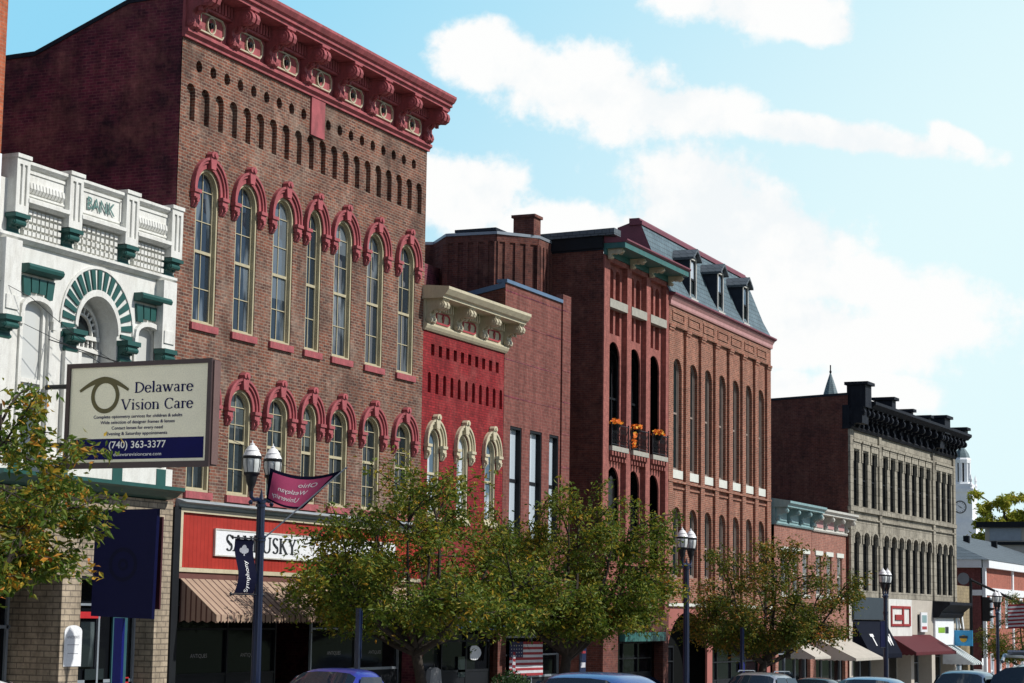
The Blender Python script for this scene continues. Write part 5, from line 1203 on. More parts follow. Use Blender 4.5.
# ------------------------------------------------------------------ trees
def tree(name, label, x, y, height, rad, fork, nleaf, leaf, mat, seed, lean=(0, 0), group=None, lsize=.13, sparse=1.0, ground=None, flat=.75, limbs=7):
    rnd = random.Random(seed); g = gz(y) if ground is None else ground
    root = link(name, None, None, (x, y, g)); tag(root, label, 'tree', group)
    tm = MB(); tips = []
    top = Vector((lean[0], lean[1], fork))
    tr = max(.07, .022 * height)
    tm.tube([(0, 0, -.1), (0, 0, .05), (lean[0] * .3, lean[1] * .3, fork * .45), top], [tr * 1.7, tr * 1.15, tr, tr * .9], 10)
    zc = (fork * .85 + height) / 2; rz = (height - fork * .85) / 2
    def bez(p, q, bend, n=6):
        m = (p + q) / 2 + bend; return [p * (1 - t) ** 2 + m * 2 * t * (1 - t) + q * t * t for t in [k / n for k in range(n + 1)]]
    for k in range(limbs):
        az = 2 * math.pi * (k + rnd.uniform(-.3, .3)) / limbs; el = rnd.uniform(.15, .8) if k % 3 else rnd.uniform(.85, 1.5)
        rr_ = rnd.uniform(.62, .92)
        end = Vector((lean[0] + math.cos(az) * math.cos(el) * rad * rr_, lean[1] + math.sin(az) * math.cos(el) * rad * rr_, zc + (math.sin(el) * 1.55 - .75) * rz * rr_))
        path = bez(top - Vector((0, 0, rnd.uniform(0, .25))), end, Vector((math.cos(az) * .2 * rad, math.sin(az) * .2 * rad, -.1 * rad)))
        tm.tube(path, [tr * .62 * (1 - .8 * i / 6) for i in range(7)], 6)
        for j in range(11):
            t = rnd.uniform(.28, 1.0); i = min(int(t * 6), 5); p = path[i].lerp(path[i + 1], t * 6 - i)
            d = Vector((rnd.gauss(0, 1), rnd.gauss(0, 1), rnd.gauss(.1, .6))).normalized()
            out_ = (p - Vector((lean[0], lean[1], zc))); out_.z *= .6
            if out_.length > .1: d = (d + out_.normalized() * .8).normalized()
            q = p + d * rad * rnd.uniform(.25, .62)
            e = Vector(((q.x - lean[0]) / rad, (q.y - lean[1]) / rad, (q.z - zc) / rz))
            lim = rnd.uniform(.86, 1.08)
            if e.length > lim: q = Vector((lean[0] + e.x / e.length * rad * lim, lean[1] + e.y / e.length * rad * lim, zc + e.z / e.length * rz * lim))
            q.z = max(q.z, fork + .45 + .16 * math.hypot(q.x, q.y))
            sp = bez(p, q, Vector((0, 0, rnd.uniform(-.05, .15) * rad)), 4)
            tm.tube(sp, [tr * .2 * (1 - .75 * i / 4) for i in range(5)], 5)
            for m in range(4):
                t2 = rnd.uniform(.25, 1); i2 = min(int(t2 * 4), 3); p2 = sp[i2].lerp(sp[i2 + 1], t2 * 4 - i2)
                d2 = (Vector((rnd.gauss(0, 1), rnd.gauss(0, 1), rnd.gauss(-.15, .6)))).normalized(); q2 = p2 + d2 * rad * rnd.uniform(.10, .26)
                tm.tube([p2, (p2 + q2) / 2 + Vector((0, 0, .03)), q2], [.010, .007, .004], 4, False); tips.append((p2, q2))
            tips.append((sp[2], sp[4]))
    link('trunk', tm.mesh('trunk', 'bark', True), root)
    vs, fs = [], []
    for k in range(nleaf):
        a, b = tips[int(rnd.random() * len(tips))]; t = rnd.random() ** .8
        p = a.lerp(b, t) + Vector((rnd.gauss(0, 1), rnd.gauss(0, 1), rnd.gauss(-.2, .9))) * .085 * rad * .45 * sparse
        if p.z < fork + .25 + .17 * math.hypot(p.x, p.y) + rnd.uniform(-.55, .10): continue
        u = Vector((rnd.gauss(0, 1), rnd.gauss(0, 1), rnd.gauss(-.45, .6))).normalized(); v = Vector((rnd.gauss(0, 1), rnd.gauss(0, 1), rnd.gauss(.0, 1))); v = (v - u * v.dot(u)).normalized()
        l = lsize * rnd.uniform(.65, 1.25); wv = l * rnd.uniform(.32, .5); nrm = u.cross(v) * wv * .25
        o = len(vs); vs += [tuple(p), tuple(p + u * l * .45 - v * wv * .5 + nrm), tuple(p + u * l), tuple(p + u * l * .45 + v * wv * .5 + nrm)]; fs += [(o, o + 1, o + 2), (o, o + 2, o + 3)]
    cm = MB(); cm.v = vs; cm.f = fs
    link('crown', cm.mesh('crown', leaf), root)
    return root
TG = 'young trees along the far pavement'
tree('street_tree', 'leafy green and gold tree reaching in from the left edge before the eye care sign', -21.9, 26.9, 6.5, 2.75, 2.3, 21000, 'leaf_left', 'bark', 11, group=TG, lsize=.16, lean=(0, -.3), sparse=1.1, limbs=9)
tree('street_tree', 'broad green tree with yellow tints before the striped awning and red fascia', -22.0, 44.2, 6.25, 3.75, 1.95, 32000, 'leaf_green', 'bark', 23, group=TG, lean=(-.1, -.5), limbs=11, lsize=.145)
tree('street_tree', 'broad olive green tree before the plain brick front with a dark forking trunk', -22.0, 52.4, 7.0, 3.55, 2.0, 32000, 'leaf_green', 'bark', 37, group=TG, lean=(.1, .2), limbs=11, lsize=.145)
tree('street_tree', 'olive and russet tree before the salmon ground floor of the mansard building', -22.0, 70.2, 6.6, 3.5, 1.9, 28000, 'leaf_autumn', 'bark', 51, group=TG, lean=(.1, .7), limbs=11, lsize=.145)
tree('street_tree', 'rounded green tree at the right edge under the traffic lights', -21.5, 121.5, 6.6, 3.3, 1.8, 18000, 'leaf_green', 'bark', 64, group=TG, limbs=8)
tree('distant_tree', 'pale yellow green tree behind the grey modern building', -45.4, 235, 21.6, 4.2, 13, 15000, 'leaf_far', 'bark', 72, lsize=.55, limbs=8)
tree('distant_tree', 'pale sunlit tree at the far right beyond the grey building', -41.2, 238, 21.8, 4.4, 13, 15000, 'leaf_far', 'bark', 85, lsize=.55, limbs=8)

# shrub and goods in front of the shops
t = link('planter_shrub', None, None, (-25.2, 56.2, gz(56.2))); tag(t, 'dark green shrub in a pot by the door of the narrow red building', 'shrub')
link('pot', MB().lathe([(.22, 0), (.30, .45), (.33, .5), (.28, .5)], (0, 0, 0), 12).mesh('pot', 'panel_red'), t)
rnd = random.Random(5); fm = MB()
for k in range(1300):
    d = Vector((rnd.gauss(0, 1), rnd.gauss(0, 1), rnd.gauss(0, 1))).normalized() * rnd.uniform(.2, .62); p = Vector((d.x, d.y * 1.1, d.z * .75 + .95))
    a = Vector((rnd.gauss(0, 1), rnd.gauss(0, 1), rnd.gauss(0, 1))).normalized(); b = a.orthogonal(); s_ = rnd.uniform(.03, .06); fm.add([p - a * s_, p - b * s_ * .5, p + a * s_, p + b * s_ * .5], [(0, 1, 2, 3)])
link('foliage', fm.mesh('foliage', 'leaf_shrub'), t)
t = link('hanging_shirt', None, None, (-25.3, 51.2, gz(51.2))); tag(t, 'grey shirt hung on a stand outside the narrow red building', 'shirt')
link('cloth', MB().ext([(-.22, .5), (.22, .5), (.24, 1.15), (.33, .7), (.42, .74), (.30, 1.38), (.1, 1.45), (-.1, 1.45), (-.30, 1.38), (-.42, .74), (-.33, .7), (-.24, 1.15)], -.07, .07).mesh('cloth', 'cloth_grey'), t)
link('stand', MB().tube([(0, 0, 0), (0, 0, 1.55)], .02, 6).tube([(0, -.25, 0), (0, .25, 0)], .02, 6).mesh('stand', 'iron_black'), t)

# ------------------------------------------------------------------ flags
def us_flag(name, label, root_loc, wd, ht, rotz=0, amp=.05, vertical=False, cat='flag'):
    t = link(name, None, None, root_loc); t.rotation_euler = (0, 0, R(rotz)); tag(t, label, cat)
    nx = 18
    def cell(u0, u1, v0, v1, mb, off=0.):
        for k in range(nx):
            a0 = u0 + (u1 - u0) * k / nx; a1 = u0 + (u1 - u0) * (k + 1) / nx
            q = []
            for a, v in ((a0, v0), (a1, v0), (a1, v1), (a0, v1)):
                w_ = amp * math.sin(a * 9 + v * 2.2) * a
                q.append((off + w_, a * wd, v * ht - .10 * a * ht * abs(amp) * 8))
            mb.add(q, [(0, 1, 2, 3)])
    r, w_, b, s = MB(), MB(), MB(), MB()
    for k in range(13): cell(0 if k < 7 else .4, 1, k / 13, (k + 1) / 13, r if k % 2 == 0 else w_)
    cell(0, .4, 7 / 13, 1, b)
    for i in range(5):
        for j in range(4):
            u = .05 + .075 * i; v = .585 + .1 * j; wz = amp * math.sin(u * 9 + v * 2.2) * u
            for o_ in (-.008, .008): s.add([(o_ + wz, u * wd + dx, v * ht - .10 * u * ht * abs(amp) * 8 + dz) for dx, dz in ((-.012 * wd, 0), (0, -.02 * ht), (.012 * wd, 0), (0, .02 * ht))], [(0, 1, 2, 3)])
    link('red_stripes', r.mesh('red_stripes', 'flag_red'), t); link('white_stripes', w_.mesh('white_stripes', 'flag_white'), t)
    link('canton', b.mesh('canton', 'flag_blue'), t); link('stars', s.mesh('stars', 'flag_white'), t)
    return t
us_flag('national_flag', 'large striped flag spread flat behind the shop window under the plain brick front', (-25.96, 57.75, .72), 2.6, 1.05, 0, .015)
t = us_flag('national_flag', 'narrow striped flag hanging beside the post left of the big window flag', (-25.6, 57.15, .25), .35, 1.25, 10, .06)
us_flag('national_flag', 'striped flag flying from the farthest lamp post at the right edge', (-19.45, 113.3, 2.35), 1.75, 1.3, 100, .11)
t = link('feather_banner', None, None, (-25.2, 61.6, gz(61.6))); tag(t, 'narrow upright blue banner with red and white lettering beside the forked trunk', 'banner')
link('cloth', MB().ext([(-.05, .8), (.45, .8), (.52, 2.25), (.42, 2.62), (.2, 2.7), (.05, 2.5)], -.01, .01).mesh('cloth', 'navy_paint'), t)
link('stripe', sum_boxes([(.012, .018, .08, .44, 1.95 + .16 * k, 2.03 + .16 * k) for k in range(4)]).mesh('stripe', 'flag_red'), t)
link('stripe', sum_boxes([(.012, .018, .05, .42, 1.50, 1.66), (.012, .018, .1, .34, 1.05, 1.3)]).mesh('stripe', 'flag_white'), t)
link('pole', MB().tube([(0, -.05, 0), (0, -.06, 2.3), (0, .05, 2.65), (0, .3, 2.74)], .014, 6).mesh('pole', 'iron_black'), t)

# ------------------------------------------------------------------ street lamps
def lamp_head():
    return MB().lathe([(.035, 0), (.055, .03), (.05, .07), (.085, .15), (.11, .24), (.12, .32), (.165, .36), (.17, .39), (.15, .40)], (0, 0, 0), 14)
def lamp_globe(): return MB().lathe([(.15, .40), (.175, .50), (.185, .62), (.178, .68)], (0, 0, 0), 16)
def lamp_ring():
    mb = MB().lathe([(.19, .675), (.20, .69), (.20, .72), (.185, .735)], (0, 0, 0), 16)
    for k in range(8):
        a = 2 * math.pi * k / 8; mb.tube([(.152 * math.cos(a), .152 * math.sin(a), .40), (.187 * math.cos(a), .187 * math.sin(a), .53), (.194 * math.cos(a), .194 * math.sin(a), .68)], .007, 4)
    return mb
def lamp_cap(): return MB().lathe([(.188, .735), (.165, .79), (.145, .82), (.15, .84), (.11, .89), (.085, .93), (.04, .955), (.045, .98), (.015, 1.0), (.008, 1.05)], (0, 0, 0), 16)
def lamp_pole():
    mb = MB(); H = 4.80
    mb.lathe([(.24, 0), (.24, .12), (.20, .18), (.19, .55), (.14, .66), (.125, .75), (.105, .82)], (0, 0, 0), 16)
    n = 20; o = len(mb.v)
    for z, r in ((.8, .105), (2.6, .095), (H, .085)):
        for k in range(n): a = 2 * math.pi * k / n; q = r * (1 if k % 2 else .90); mb.v.append((q * math.cos(a), q * math.sin(a), z))
    for i in range(2):
        for k in range(n): mb.f.append((o + i * n + k, o + i * n + (k + 1) % n, o + (i + 1) * n + (k + 1) % n, o + (i + 1) * n + k))
    for z, r in ((4.0, .115), (4.07, .12), (4.70, .11), (4.78, .10)): mb.lathe([(r, z), (r, z + .05)], (0, 0, 0), 14)
    for s_ in (-1, 1):
        mb.tube([(0, 0, 4.78), (0, s_ * .16, 4.85), (0, s_ * .30, 4.83), (0, s_ * .40, 4.89), (0, s_ * .41, 5.01)], [.055, .045, .04, .04, .05], 8)
        mb.lathe([(.03, 4.73), (.05, 4.78), (.02, 4.82)], (0, s_ * .41, 0), 8)
    mb.lathe([(.06, 4.85), (.03, 4.95), (.01, 5.05)], (0, 0, 0), 8)
    return mb
LMP = {k: f().mesh(n, m, True) for k, f, n, m in (('pole', lamp_pole, 'pole', 'navy_pole'), ('head', lamp_head, 'socket', 'iron_black'), ('globe', lamp_globe, 'globe', 'lamp_glass'), ('ring', lamp_ring, 'collar', 'iron_black'), ('cap', lamp_cap, 'cap', 'lamp_white'))}
LL = ['twin headed navy street lamp nearest the camera with a symphony banner and crimson flag', 'twin headed navy street lamp between the arcaded front and the russet tree', 'twin headed navy street lamp before the stone building and its black awning', 'twin headed navy street lamp farthest away beside the tree at the right edge']
for k, yy in enumerate((36.0, 62.2, 88.3, 113.3)):
    t = link('street_lamp', None, None, (-21.8, yy, gz(yy))); tag(t, LL[k], 'street lamp', 'twin headed street lamps')
    link('pole', LMP['pole'], t)
    for s_ in (-1, 1):
        h = link('lamp_head', LMP['head'], t, (0, s_ * .41, 4.98))
        for q, nm in (('globe', 'globe'), ('ring', 'collar'), ('cap', 'cap')): link(nm, LMP[q], h)

# crimson university flag flying from the first lamp, seen from the back
t = link('university_flag', None, None, (-21.72, 36.1, 4.55)); tag(t, 'crimson flag with navy border and white lettering flying from the nearest lamp post', 'flag')
ang = R(24.3); fx = Vector((math.cos(ang), math.sin(ang), 0)); fn = Vector((math.sin(ang), -math.cos(ang), 0))
P0, P1, P2, P3 = (0.05, .95), (1.5, .92), (.72, .13), (-.02, .32)
def fpt(u, v, off=0.):
    a = Vector(P3).lerp(Vector(P2), u); b = Vector(P0).lerp(Vector(P1), u)
    b.y -= .16 * math.sin(math.pi * u) * (1 - .2 * u); a.y -= .07 * math.sin(math.pi * u)
    p = a.lerp(b, v); w_ = .07 * math.sin(5.0 * u + 1.5 * v) + off
    return fx * p.x + Vector((0, 0, p.y)) + fn * w_
def fpatch(u0, u1, v0, v1, n, m, off=0.):
    mb = MB(); mb.add([fpt(u0 + (u1 - u0) * i / n, v0 + (v1 - v0) * j / m, off) for j in range(m + 1) for i in range(n + 1)],
                      [(j * (n + 1) + i, j * (n + 1) + i + 1, (j + 1) * (n + 1) + i + 1, (j + 1) * (n + 1) + i) for j in range(m) for i in range(n)]); return mb
link('field', fpatch(.05, .93, .06, .90, 16, 8).mesh('field', 'crimson_cloth', True), t)
bd = MB()
for a in ((0, 1, .90, 1), (0, 1, 0, .06), (0, .05, .06, .90), (.93, 1, .06, .90)): m_ = fpatch(*a, 16, 2); bd.add(m_.v, m_.f)
link('border', bd.mesh('border', 'navy_cloth', True), t)
lt = MB()
for body, uc, vc, wd in (('Ohio', .64, .70, .30), ('Wesleyan', .46, .47, .52), ('University', .40, .24, .58)):
    mbt = text_mb(body, .2, None, lambda a, b: (a, b, 0), width=wd, shear=.2)
    lt.add([fpt(uc - x * 1.0, vc + yv * 1.0, .006) for x, yv, zz in mbt.v], mbt.f)
lt.f = [f[::-1] for f in lt.f]
link('lettering', lt.mesh('lettering', 'white_ink'), t)
link('pole', MB().tube([(0, 0, -.42), fx * .8 + Vector((0, 0, .1)), fx * 1.56 + Vector((0, 0, .98))], .014, 6).mesh('pole', 'grey_metal') if False else MB().tube([(0, 0, -.45), fx * 1.56 + Vector((0, 0, .95)), fx * 1.62 + Vector((0, 0, .99))], [.016, .014, .022], 6).mesh('pole', 'grey_metal'), t)
# symphony banner
t = link('symphony_banner', None, None, (-21.8, 36.0, 2.92)); tag(t, 'dark navy banner with a white tree emblem and sideways lettering on the nearest lamp post', 'banner')
n = 10; H = 1.08; bm_ = MB()
def bpt(v, a, off=0.): return (.05 * math.sin(v * 6) + off + .02 * a, a, v * H + .02)
for o_ in (0,):
    bm_.add([bpt(k / n, a) for k in range(n + 1) for a in (-.90 + .09 * math.sin(math.pi * k / n) ** 1 * .9, -.20 + .05 * math.sin(math.pi * k / n))], [(2 * k, 2 * k + 1, 2 * k + 3, 2 * k + 2) for k in range(n)])
link('cloth', bm_.mesh('cloth', 'navy_cloth'), t)
em = MB()
for (cy, cz, r_) in ((-.52, .90, .09), (-.63, .86, .06), (-.41, .86, .06), (-.57, .84, .06), (-.47, .84, .06)):
    em.add([bpt((cz + r_ * .8 * math.sin(2 * math.pi * k / 12)) / H, cy + r_ * math.cos(2 * math.pi * k / 12), .012) for k in range(12)], [tuple(range(12))])
em.add([bpt((zz) / H, yy, .012) for yy, zz in ((-.545, .75), (-.495, .75), (-.51, .84), (-.53, .84))], [(0, 1, 2, 3)])
link('emblem', em.mesh('emblem', 'grey_ink'), t)
tx = text_mb('Symphony', .2, None, lambda a, b: (a, b, 0), width=.66); l2 = MB(); l2.add([bpt((.34 + x * .95) / H, -.51 - yv, .014) for x, yv, zz in tx.v], tx.f)
link('lettering', l2.mesh('lettering', 'white_ink'), t)
link('arm', MB().tube([(0, -1.02, 1.12), (0, .16, 1.12)], .018, 6).tube([(0, -1.02, .0), (0, .16, .0)], .018, 6).lathe([(.01, -.04), (.04, 0), (.01, .04)], (0, -1.04, 1.12), 8).lathe([(.01, -.04), (.04, 0), (.01, .04)], (0, -1.04, 0), 8).lathe([(.01, -.04), (.04, 0), (.01, .04)], (0, .17, 1.12), 8).lathe([(.01, -.04), (.04, 0), (.01, .04)], (0, .17, 0), 8).mesh('arm', 'iron_black'), t)
# small banners on the third lamp and shop posts
t = link('post_banner', None, None, (-21.8, 88.3, gz(88.3) + 2.6)); tag(t, 'small navy banner on the lamp post before the stone building', 'banner')
link('cloth', MB().ext([(-.95, 0), (-.15, 0), (-.15, 1.1), (-.95, 1.1)], -.012, .012).mesh('cloth', 'navy_sign'), t); link('arm', MB().tube([(0, -1, 1.12), (0, 0, 1.12)], .018, 6).tube([(0, -1, -.02), (0, 0, -.02)], .018, 6).mesh('arm', 'iron_black'), t)
for k, (yy, X, lb, zt) in enumerate(((40.2, -21.75, 'slim navy sign post seen edge on behind the blue pickup', 2.78), (67.8, -21.75, 'slim navy sign post seen edge on before the salmon wall', 2.98))):
    t = link('sign_post', None, None, (X, yy, gz(yy))); tag(t, lb, 'sign post', 'slim sign posts at the kerb')
    link('post', MB().box(-.045, .045, -.045, .045, -.05, zt).mesh('post', 'navy_pole'), t)
    link('plate', MB().box(-.05, .06, .05, .075, zt - 1.1, zt - .05).mesh('plate', 'navy_paint'), t)

# ------------------------------------------------------------------ eye care sign
SX0, SX1, SY, SZ0, SZ1 = -25.33, -21.87, 34.25, 5.42, 7.52
t = link('projecting_sign', None, None, (-25.98, SY, 6.5)); tag(t, 'large beige and navy eye care sign in a dark frame projecting from the bank', 'sign')
def sp(x, z, d=0.): return (x + 25.98, -.13 - d, z - 6.5)
link('box', MB().box(SX0 + 25.98, SX1 + 25.98, -.12, .12, SZ0 - 6.5, SZ1 - 6.5).mesh('box', 'sign_brown'), t)
link('edge', MB().box(SX1 + 25.981, SX1 + 26.01, -.11, .12, SZ0 - 6.48, SZ1 - 6.52).mesh('edge', 'sign_brown_light'), t)
fr = MB().ring([(SX0 + 25.96, SZ0 - 6.53), (SX1 + 25.982, SZ0 - 6.53), (SX1 + 25.982, SZ1 - 6.48), (SX0 + 25.96, SZ1 - 6.48)], [(SX0 + 26.05, SZ0 - 6.41), (SX1 + 25.89, SZ0 - 6.41), (SX1 + 25.89, SZ1 - 6.57), (SX0 + 26.05, SZ1 - 6.57)], .12, .17)
fr.v = [(b, -a, c) for a, b, c in fr.v]; fr.f = [f_[::-1] for f_ in fr.f]
link('frame', fr.mesh('frame', 'sign_brown'), t)
link('arm', MB().tube([(0, 0, .6), (.7, 0, .6)], .05, 8).tube([(0, 0, -.6), (.7, 0, -.6)], .05, 8).tube([(.02, .0, 1.6), (1.9, 0, 1.02)], .012, 5).mesh('arm', 'iron_black'), t)
def srect(x0, x1, z0, z1, d): q = [sp(x0, z0, d), sp(x1, z0, d), sp(x1, z1, d), sp(x0, z1, d)]; return MB().add(q, [(0, 1, 2, 3)])
link('face', srect(SX0 + .04, SX1 - .04, SZ0 + .04, SZ1 - .03, .004).mesh('face', 'sign_beige'), t)
link('band', srect(SX0 + .12, SX1 - .15, 5.57, 5.99, .008).mesh('band', 'navy_ink'), t)
eye = MB(); ex, ez = -24.40, 6.86
for k in range(36):
    a0, a1 = 2 * math.pi * k / 36, 2 * math.pi * (k + 1) / 36
    eye.add([sp(ex + r_ * math.cos(a), ez + r_ * 1.03 * math.sin(a), .010) for r_, a in ((.255, a0), (.345, a0), (.345, a1), (.255, a1))], [(0, 1, 2, 3)])
pts = []
for k in range(29):
    u = -1 + 2 * k / 28; pts.append((-24.43 + .59 * u, 6.96 + .26 * math.cos(u * 1.42) - .03, .055 + .075 * (1 - abs(u))))
for q in seg([(p[0], p[1]) for p in pts], [p[2] for p in pts]): eye.add([sp(v.x, v.y, .012) for v in q], [(0, 1, 2, 3)])
link('eye_emblem', eye.mesh('eye_emblem', 'olive_ink'), t)
tx = MB(); pl_ = lambda a, b: sp(a, b, .012)
serif_mb('Delaware', .215, -22.30, 7.01, pl_, tx, width=1.40, anchor='R'); serif_mb('Vision Care', .215, -22.29, 6.67, pl_, tx, width=1.72, anchor='R')
for k, (s_, wd, zz) in enumerate((('Complete optometry services for children & adults', 2.12, 6.43), ('Wide selection of designer frames & lenses', 1.78, 6.315), ('Contact lenses for every need', 1.22, 6.20), ('Evening & Saturday appointments', 1.45, 6.085))):
    text_mb(s_, .092, tx, lambda a, b: pl_(-23.60 + a, zz + b), width=wd, bold=.001)
link('lettering', tx.mesh('lettering', 'navy_ink'), t)
tx = MB(); text_mb('(740) 363-3377', .20, tx, lambda a, b: pl_(-23.58 + a, 5.855 + b), width=1.36, bold=.002); text_mb('delawarevisioncare.com', .095, tx, lambda a, b: pl_(-23.57 + a, 5.665 + b), width=1.14)
link('lettering', tx.mesh('lettering', 'white_ink'), t)

# ------------------------------------------------------------------ navy panel sign on its own post
t = link('panel_sign', None, None, (-23.75, 34.0, gz(34))); tag(t, 'tall plain navy panel sign on a blue post before the beige brick shop', 'sign')
link('post', MB().box(-.10, .10, -.04, .04, 0, 2.37).mesh('post', 'blue_sign'), t)
pn = MB().add([(-.66, -.05, 2.40), (.78, -.05, 2.36), (.82, -.05, 4.52), (-.64, -.05, 4.50), (-.66, .05, 2.40), (.78, .05, 2.36), (.82, .05, 4.52), (-.64, .05, 4.50)], [(0, 1, 2, 3), (7, 6, 5, 4), (0, 4, 5, 1), (1, 5, 6, 2), (2, 6, 7, 3), (3, 7, 4, 0)])
link('panel', pn.mesh('panel', 'navy_sign'), t)
em = MB()
for r0, r1 in ((.26, .34), (.06, .12)):
    for k in range(24):
        a0, a1 = 2 * math.pi * k / 24, 2 * math.pi * (k + 1) / 24; em.add([(.06 + r_ * math.cos(a), -.054, 3.42 + r_ * math.sin(a)) for r_, a in ((r0, a0), (r1, a0), (r1, a1), (r0, a1))], [(0, 1, 2, 3)])
link('emblem', em.mesh('emblem', 'navy_mark'), t)
link('backing', MB().box(-.4, .68, .35, .40, 2.55, 4.38).tube([(0, .05, 3.5), (0, .36, 3.5)], .03, 6).mesh('backing', 'maroon_cloth'), t)

# ------------------------------------------------------------------ traffic light and far poles
t = link('traffic_light', None, None, (-19.5, 121, gz(121))); tag(t, 'black traffic light on a slanting arm above the tree at the right edge', 'traffic light')
link('pole', MB().tube([(-5.3, 0, 0), (-5.3, 0, 7.0)], [.11, .09], 8).tube([(-5.3, 0, 6.9), (-1.6, 0, 5.2)], .08, 6).mesh('pole', 'iron_black'), t)
link('signal_head', MB().box(-4.6, -4.2, -.2, .2, 4.5, 5.9).prof([(-4.2, 5.75), (-3.8, 5.7), (-4.2, 5.55)], -.18, .18).prof([(-4.2, 5.3), (-3.8, 5.25), (-4.2, 5.1)], -.18, .18).prof([(-4.2, 4.85), (-3.8, 4.8), (-4.2, 4.65)], -.18, .18).mesh('signal_head', 'iron_black'), t)

# ------------------------------------------------------------------ vehicles
def car(name, label, x, y, kind, paint_, heading=-90, z=None, rails=False, box=False, group=None, scale=1.0):
    """heading: direction of the front in degrees from +x. local +x is the front"""
    root = link(name, None, None, (x, y, gz(y) - .13)); root.rotation_euler = (0, math.atan(GY) * (1 if heading == -90 else -1), R(heading)); tag(root, label, {'pickup': 'pickup truck', 'sedan': 'car', 'suv': 'car'}[kind], group)
    # stations: x, top z, half width at belt, half width at shoulder, cabin flag
    if kind == 'sedan':
        S = [(2.36, .55, .70), (2.30, .70, .80), (2.0, .80, .87), (1.5, .88, .89), (.95, .96, .90), (.12, 1.40, .90), (-.25, 1.45, .90), (-.65, 1.445, .90), (-1.05, 1.40, .90), (-1.75, 1.09, .89), (-2.10, 1.05, .87), (-2.36, .98, .82), (-2.42, .6, .76)]
        cabin = (4, 5, 8, 9); belt = .92; sill = .25; rw = .66
    elif kind == 'suv':
        S = [(2.38, .60, .74), (2.32, .85, .84), (2.0, .98, .90), (1.5, 1.05, .92), (1.05, 1.10, .93), (.38, 1.62, .93), (.0, 1.70, .93), (-.7, 1.71, .93), (-1.7, 1.68, .92), (-2.25, 1.12, .90), (-2.36, .98, .88), (-2.42, .6, .8), (-2.43, .5, .78)]
        cabin = (4, 5, 8, 9); belt = 1.04; sill = .32; rw = .72
    else:
        S = [(2.75, .62, .74), (2.68, .88, .86), (2.3, 1.00, .90), (1.8, 1.04, .91), (1.15, 1.08, .92), (.48, 1.56, .92), (.15, 1.62, .92), (-.25, 1.62, .92), (-.52, 1.58, .92), (-.62, 1.06, .92), (-1.4, 1.05, .92), (-2.65, 1.05, .91), (-2.70, .6, .88)]
        cabin = (4, 5, 8, 9); belt = 1.02; sill = .38; rw = .70
    def sec(i, f=None):
        xx, tz, hw = S[i]; cab = cabin[1] <= i <= cabin[2]
        b = belt if cab else min(belt, tz - .04)
        sh = (tz - .10) if cab else tz - .015
        r_ = rw if cab else hw * .93
        if i in (cabin[0], cabin[3]): sh = tz - .01; b = min(belt, tz - .03)
        zl = sill if xx > S[-1][0] + .2 and xx < S[0][0] - .1 else sill + .08
        return [(hw * .90, zl), (hw * .99, zl + .16), (hw, (zl + b) / 2 + .05), (hw * .97, b), (r_, sh), (r_ * .80, tz - (.022 if cab else .004)), (r_ * .35, tz + .006), ]
    rings = []
    for i in range(len(S)):
        h = sec(i); rings.append([(S[i][0], a, b) for a, b in h] + [(S[i][0], -a, b) for a, b in h[::-1]])
    mb = MB(); n = len(rings[0])
    mb.add([p for r_ in rings for p in r_], [(i * n + k, i * n + k + 1, (i + 1) * n + k + 1, (i + 1) * n + k) for i in range(len(S) - 1) for k in range(n - 1)])
    mb.add(rings[0], [tuple(range(n))]); mb.add(rings[-1], [tuple(range(n))[::-1]])
    mb.add([rings[0][0], rings[0][-1], rings[-1][-1], rings[-1][0]], [(0, 1, 2, 3)])
    body = link('body', mb.mesh('body', 'car_' + paint_, True), root)
    m = body.modifiers.new('soft', 'SUBSURF'); m.levels = 1; m.render_levels = 2
    m.boundary_smooth = 'PRESERVE_CORNERS'
    def half(i): return [Vector((S[i][0], a, b)) for a, b in sec(i)]
    def patch(i, j, t0, t1, side_both, k0, k1, off):
        A, Bq = half(i), half(j)
        pa = A[k0:k1]; pb = Bq[k0:k1]
        if side_both: pa = pa + [Vector((p.x, -p.y, p.z)) for p in pa[::-1]]; pb = pb + [Vector((p.x, -p.y, p.z)) for p in pb[::-1]]
        vs, nn_ = [], len(pa)
        for t in (t0, (t0 + t1) / 2, t1):
            for q, (p, r_) in enumerate(zip(pa, pb)):
                v = p.lerp(r_, t)
                if side_both: v.y *= .92
                vs.append(v + off)
        return [tuple(v) for v in vs], [(a * nn_ + q, a * nn_ + q + 1, (a + 1) * nn_ + q + 1, (a + 1) * nn_ + q) for a in range(2) for q in range(nn_ - 1)]
    ws = MB(); ws.add(*patch(cabin[0], cabin[1], .10, .93, True, 4, 7, Vector((.012, 0, .018)))); link('windshield', ws.mesh('windshield', 'car_glass', True), root)
    rwm = MB(); rwm.add(*patch(cabin[2], cabin[3], .08, .86, True, 4, 7, Vector((-.012, 0, .018)))); link('rear_window', rwm.mesh('rear_window', 'car_glass', True), root)
    for s_ in (-1, 1):
        sm = MB(); f, r_ = S[cabin[1]], S[cabin[2]]; y0_, y1_ = f[2] * .965 + .012, rw + .014; zt_ = S[cabin[1] + 1][1] - .16; zb_ = belt + .03
        xs = [(f[0] + .42, f[0] - .02, (f[0] + r_[0]) / 2 + .1)] if kind != 'pickup' else [(f[0] + .42, f[0] - .02, r_[0] + .15)]
        def yy_(z): return y0_ + (y1_ - y0_) * (z - belt) / (zt_ + .06 - belt)
        sm.add([(xs[0][0], s_ * yy_(zb_), zb_), (xs[0][2], s_ * yy_(zb_), zb_), (xs[0][2], s_ * yy_(zt_), zt_), (xs[0][1], s_ * yy_(zt_), zt_)], [(0, 1, 2, 3) if s_ > 0 else (3, 2, 1, 0)])
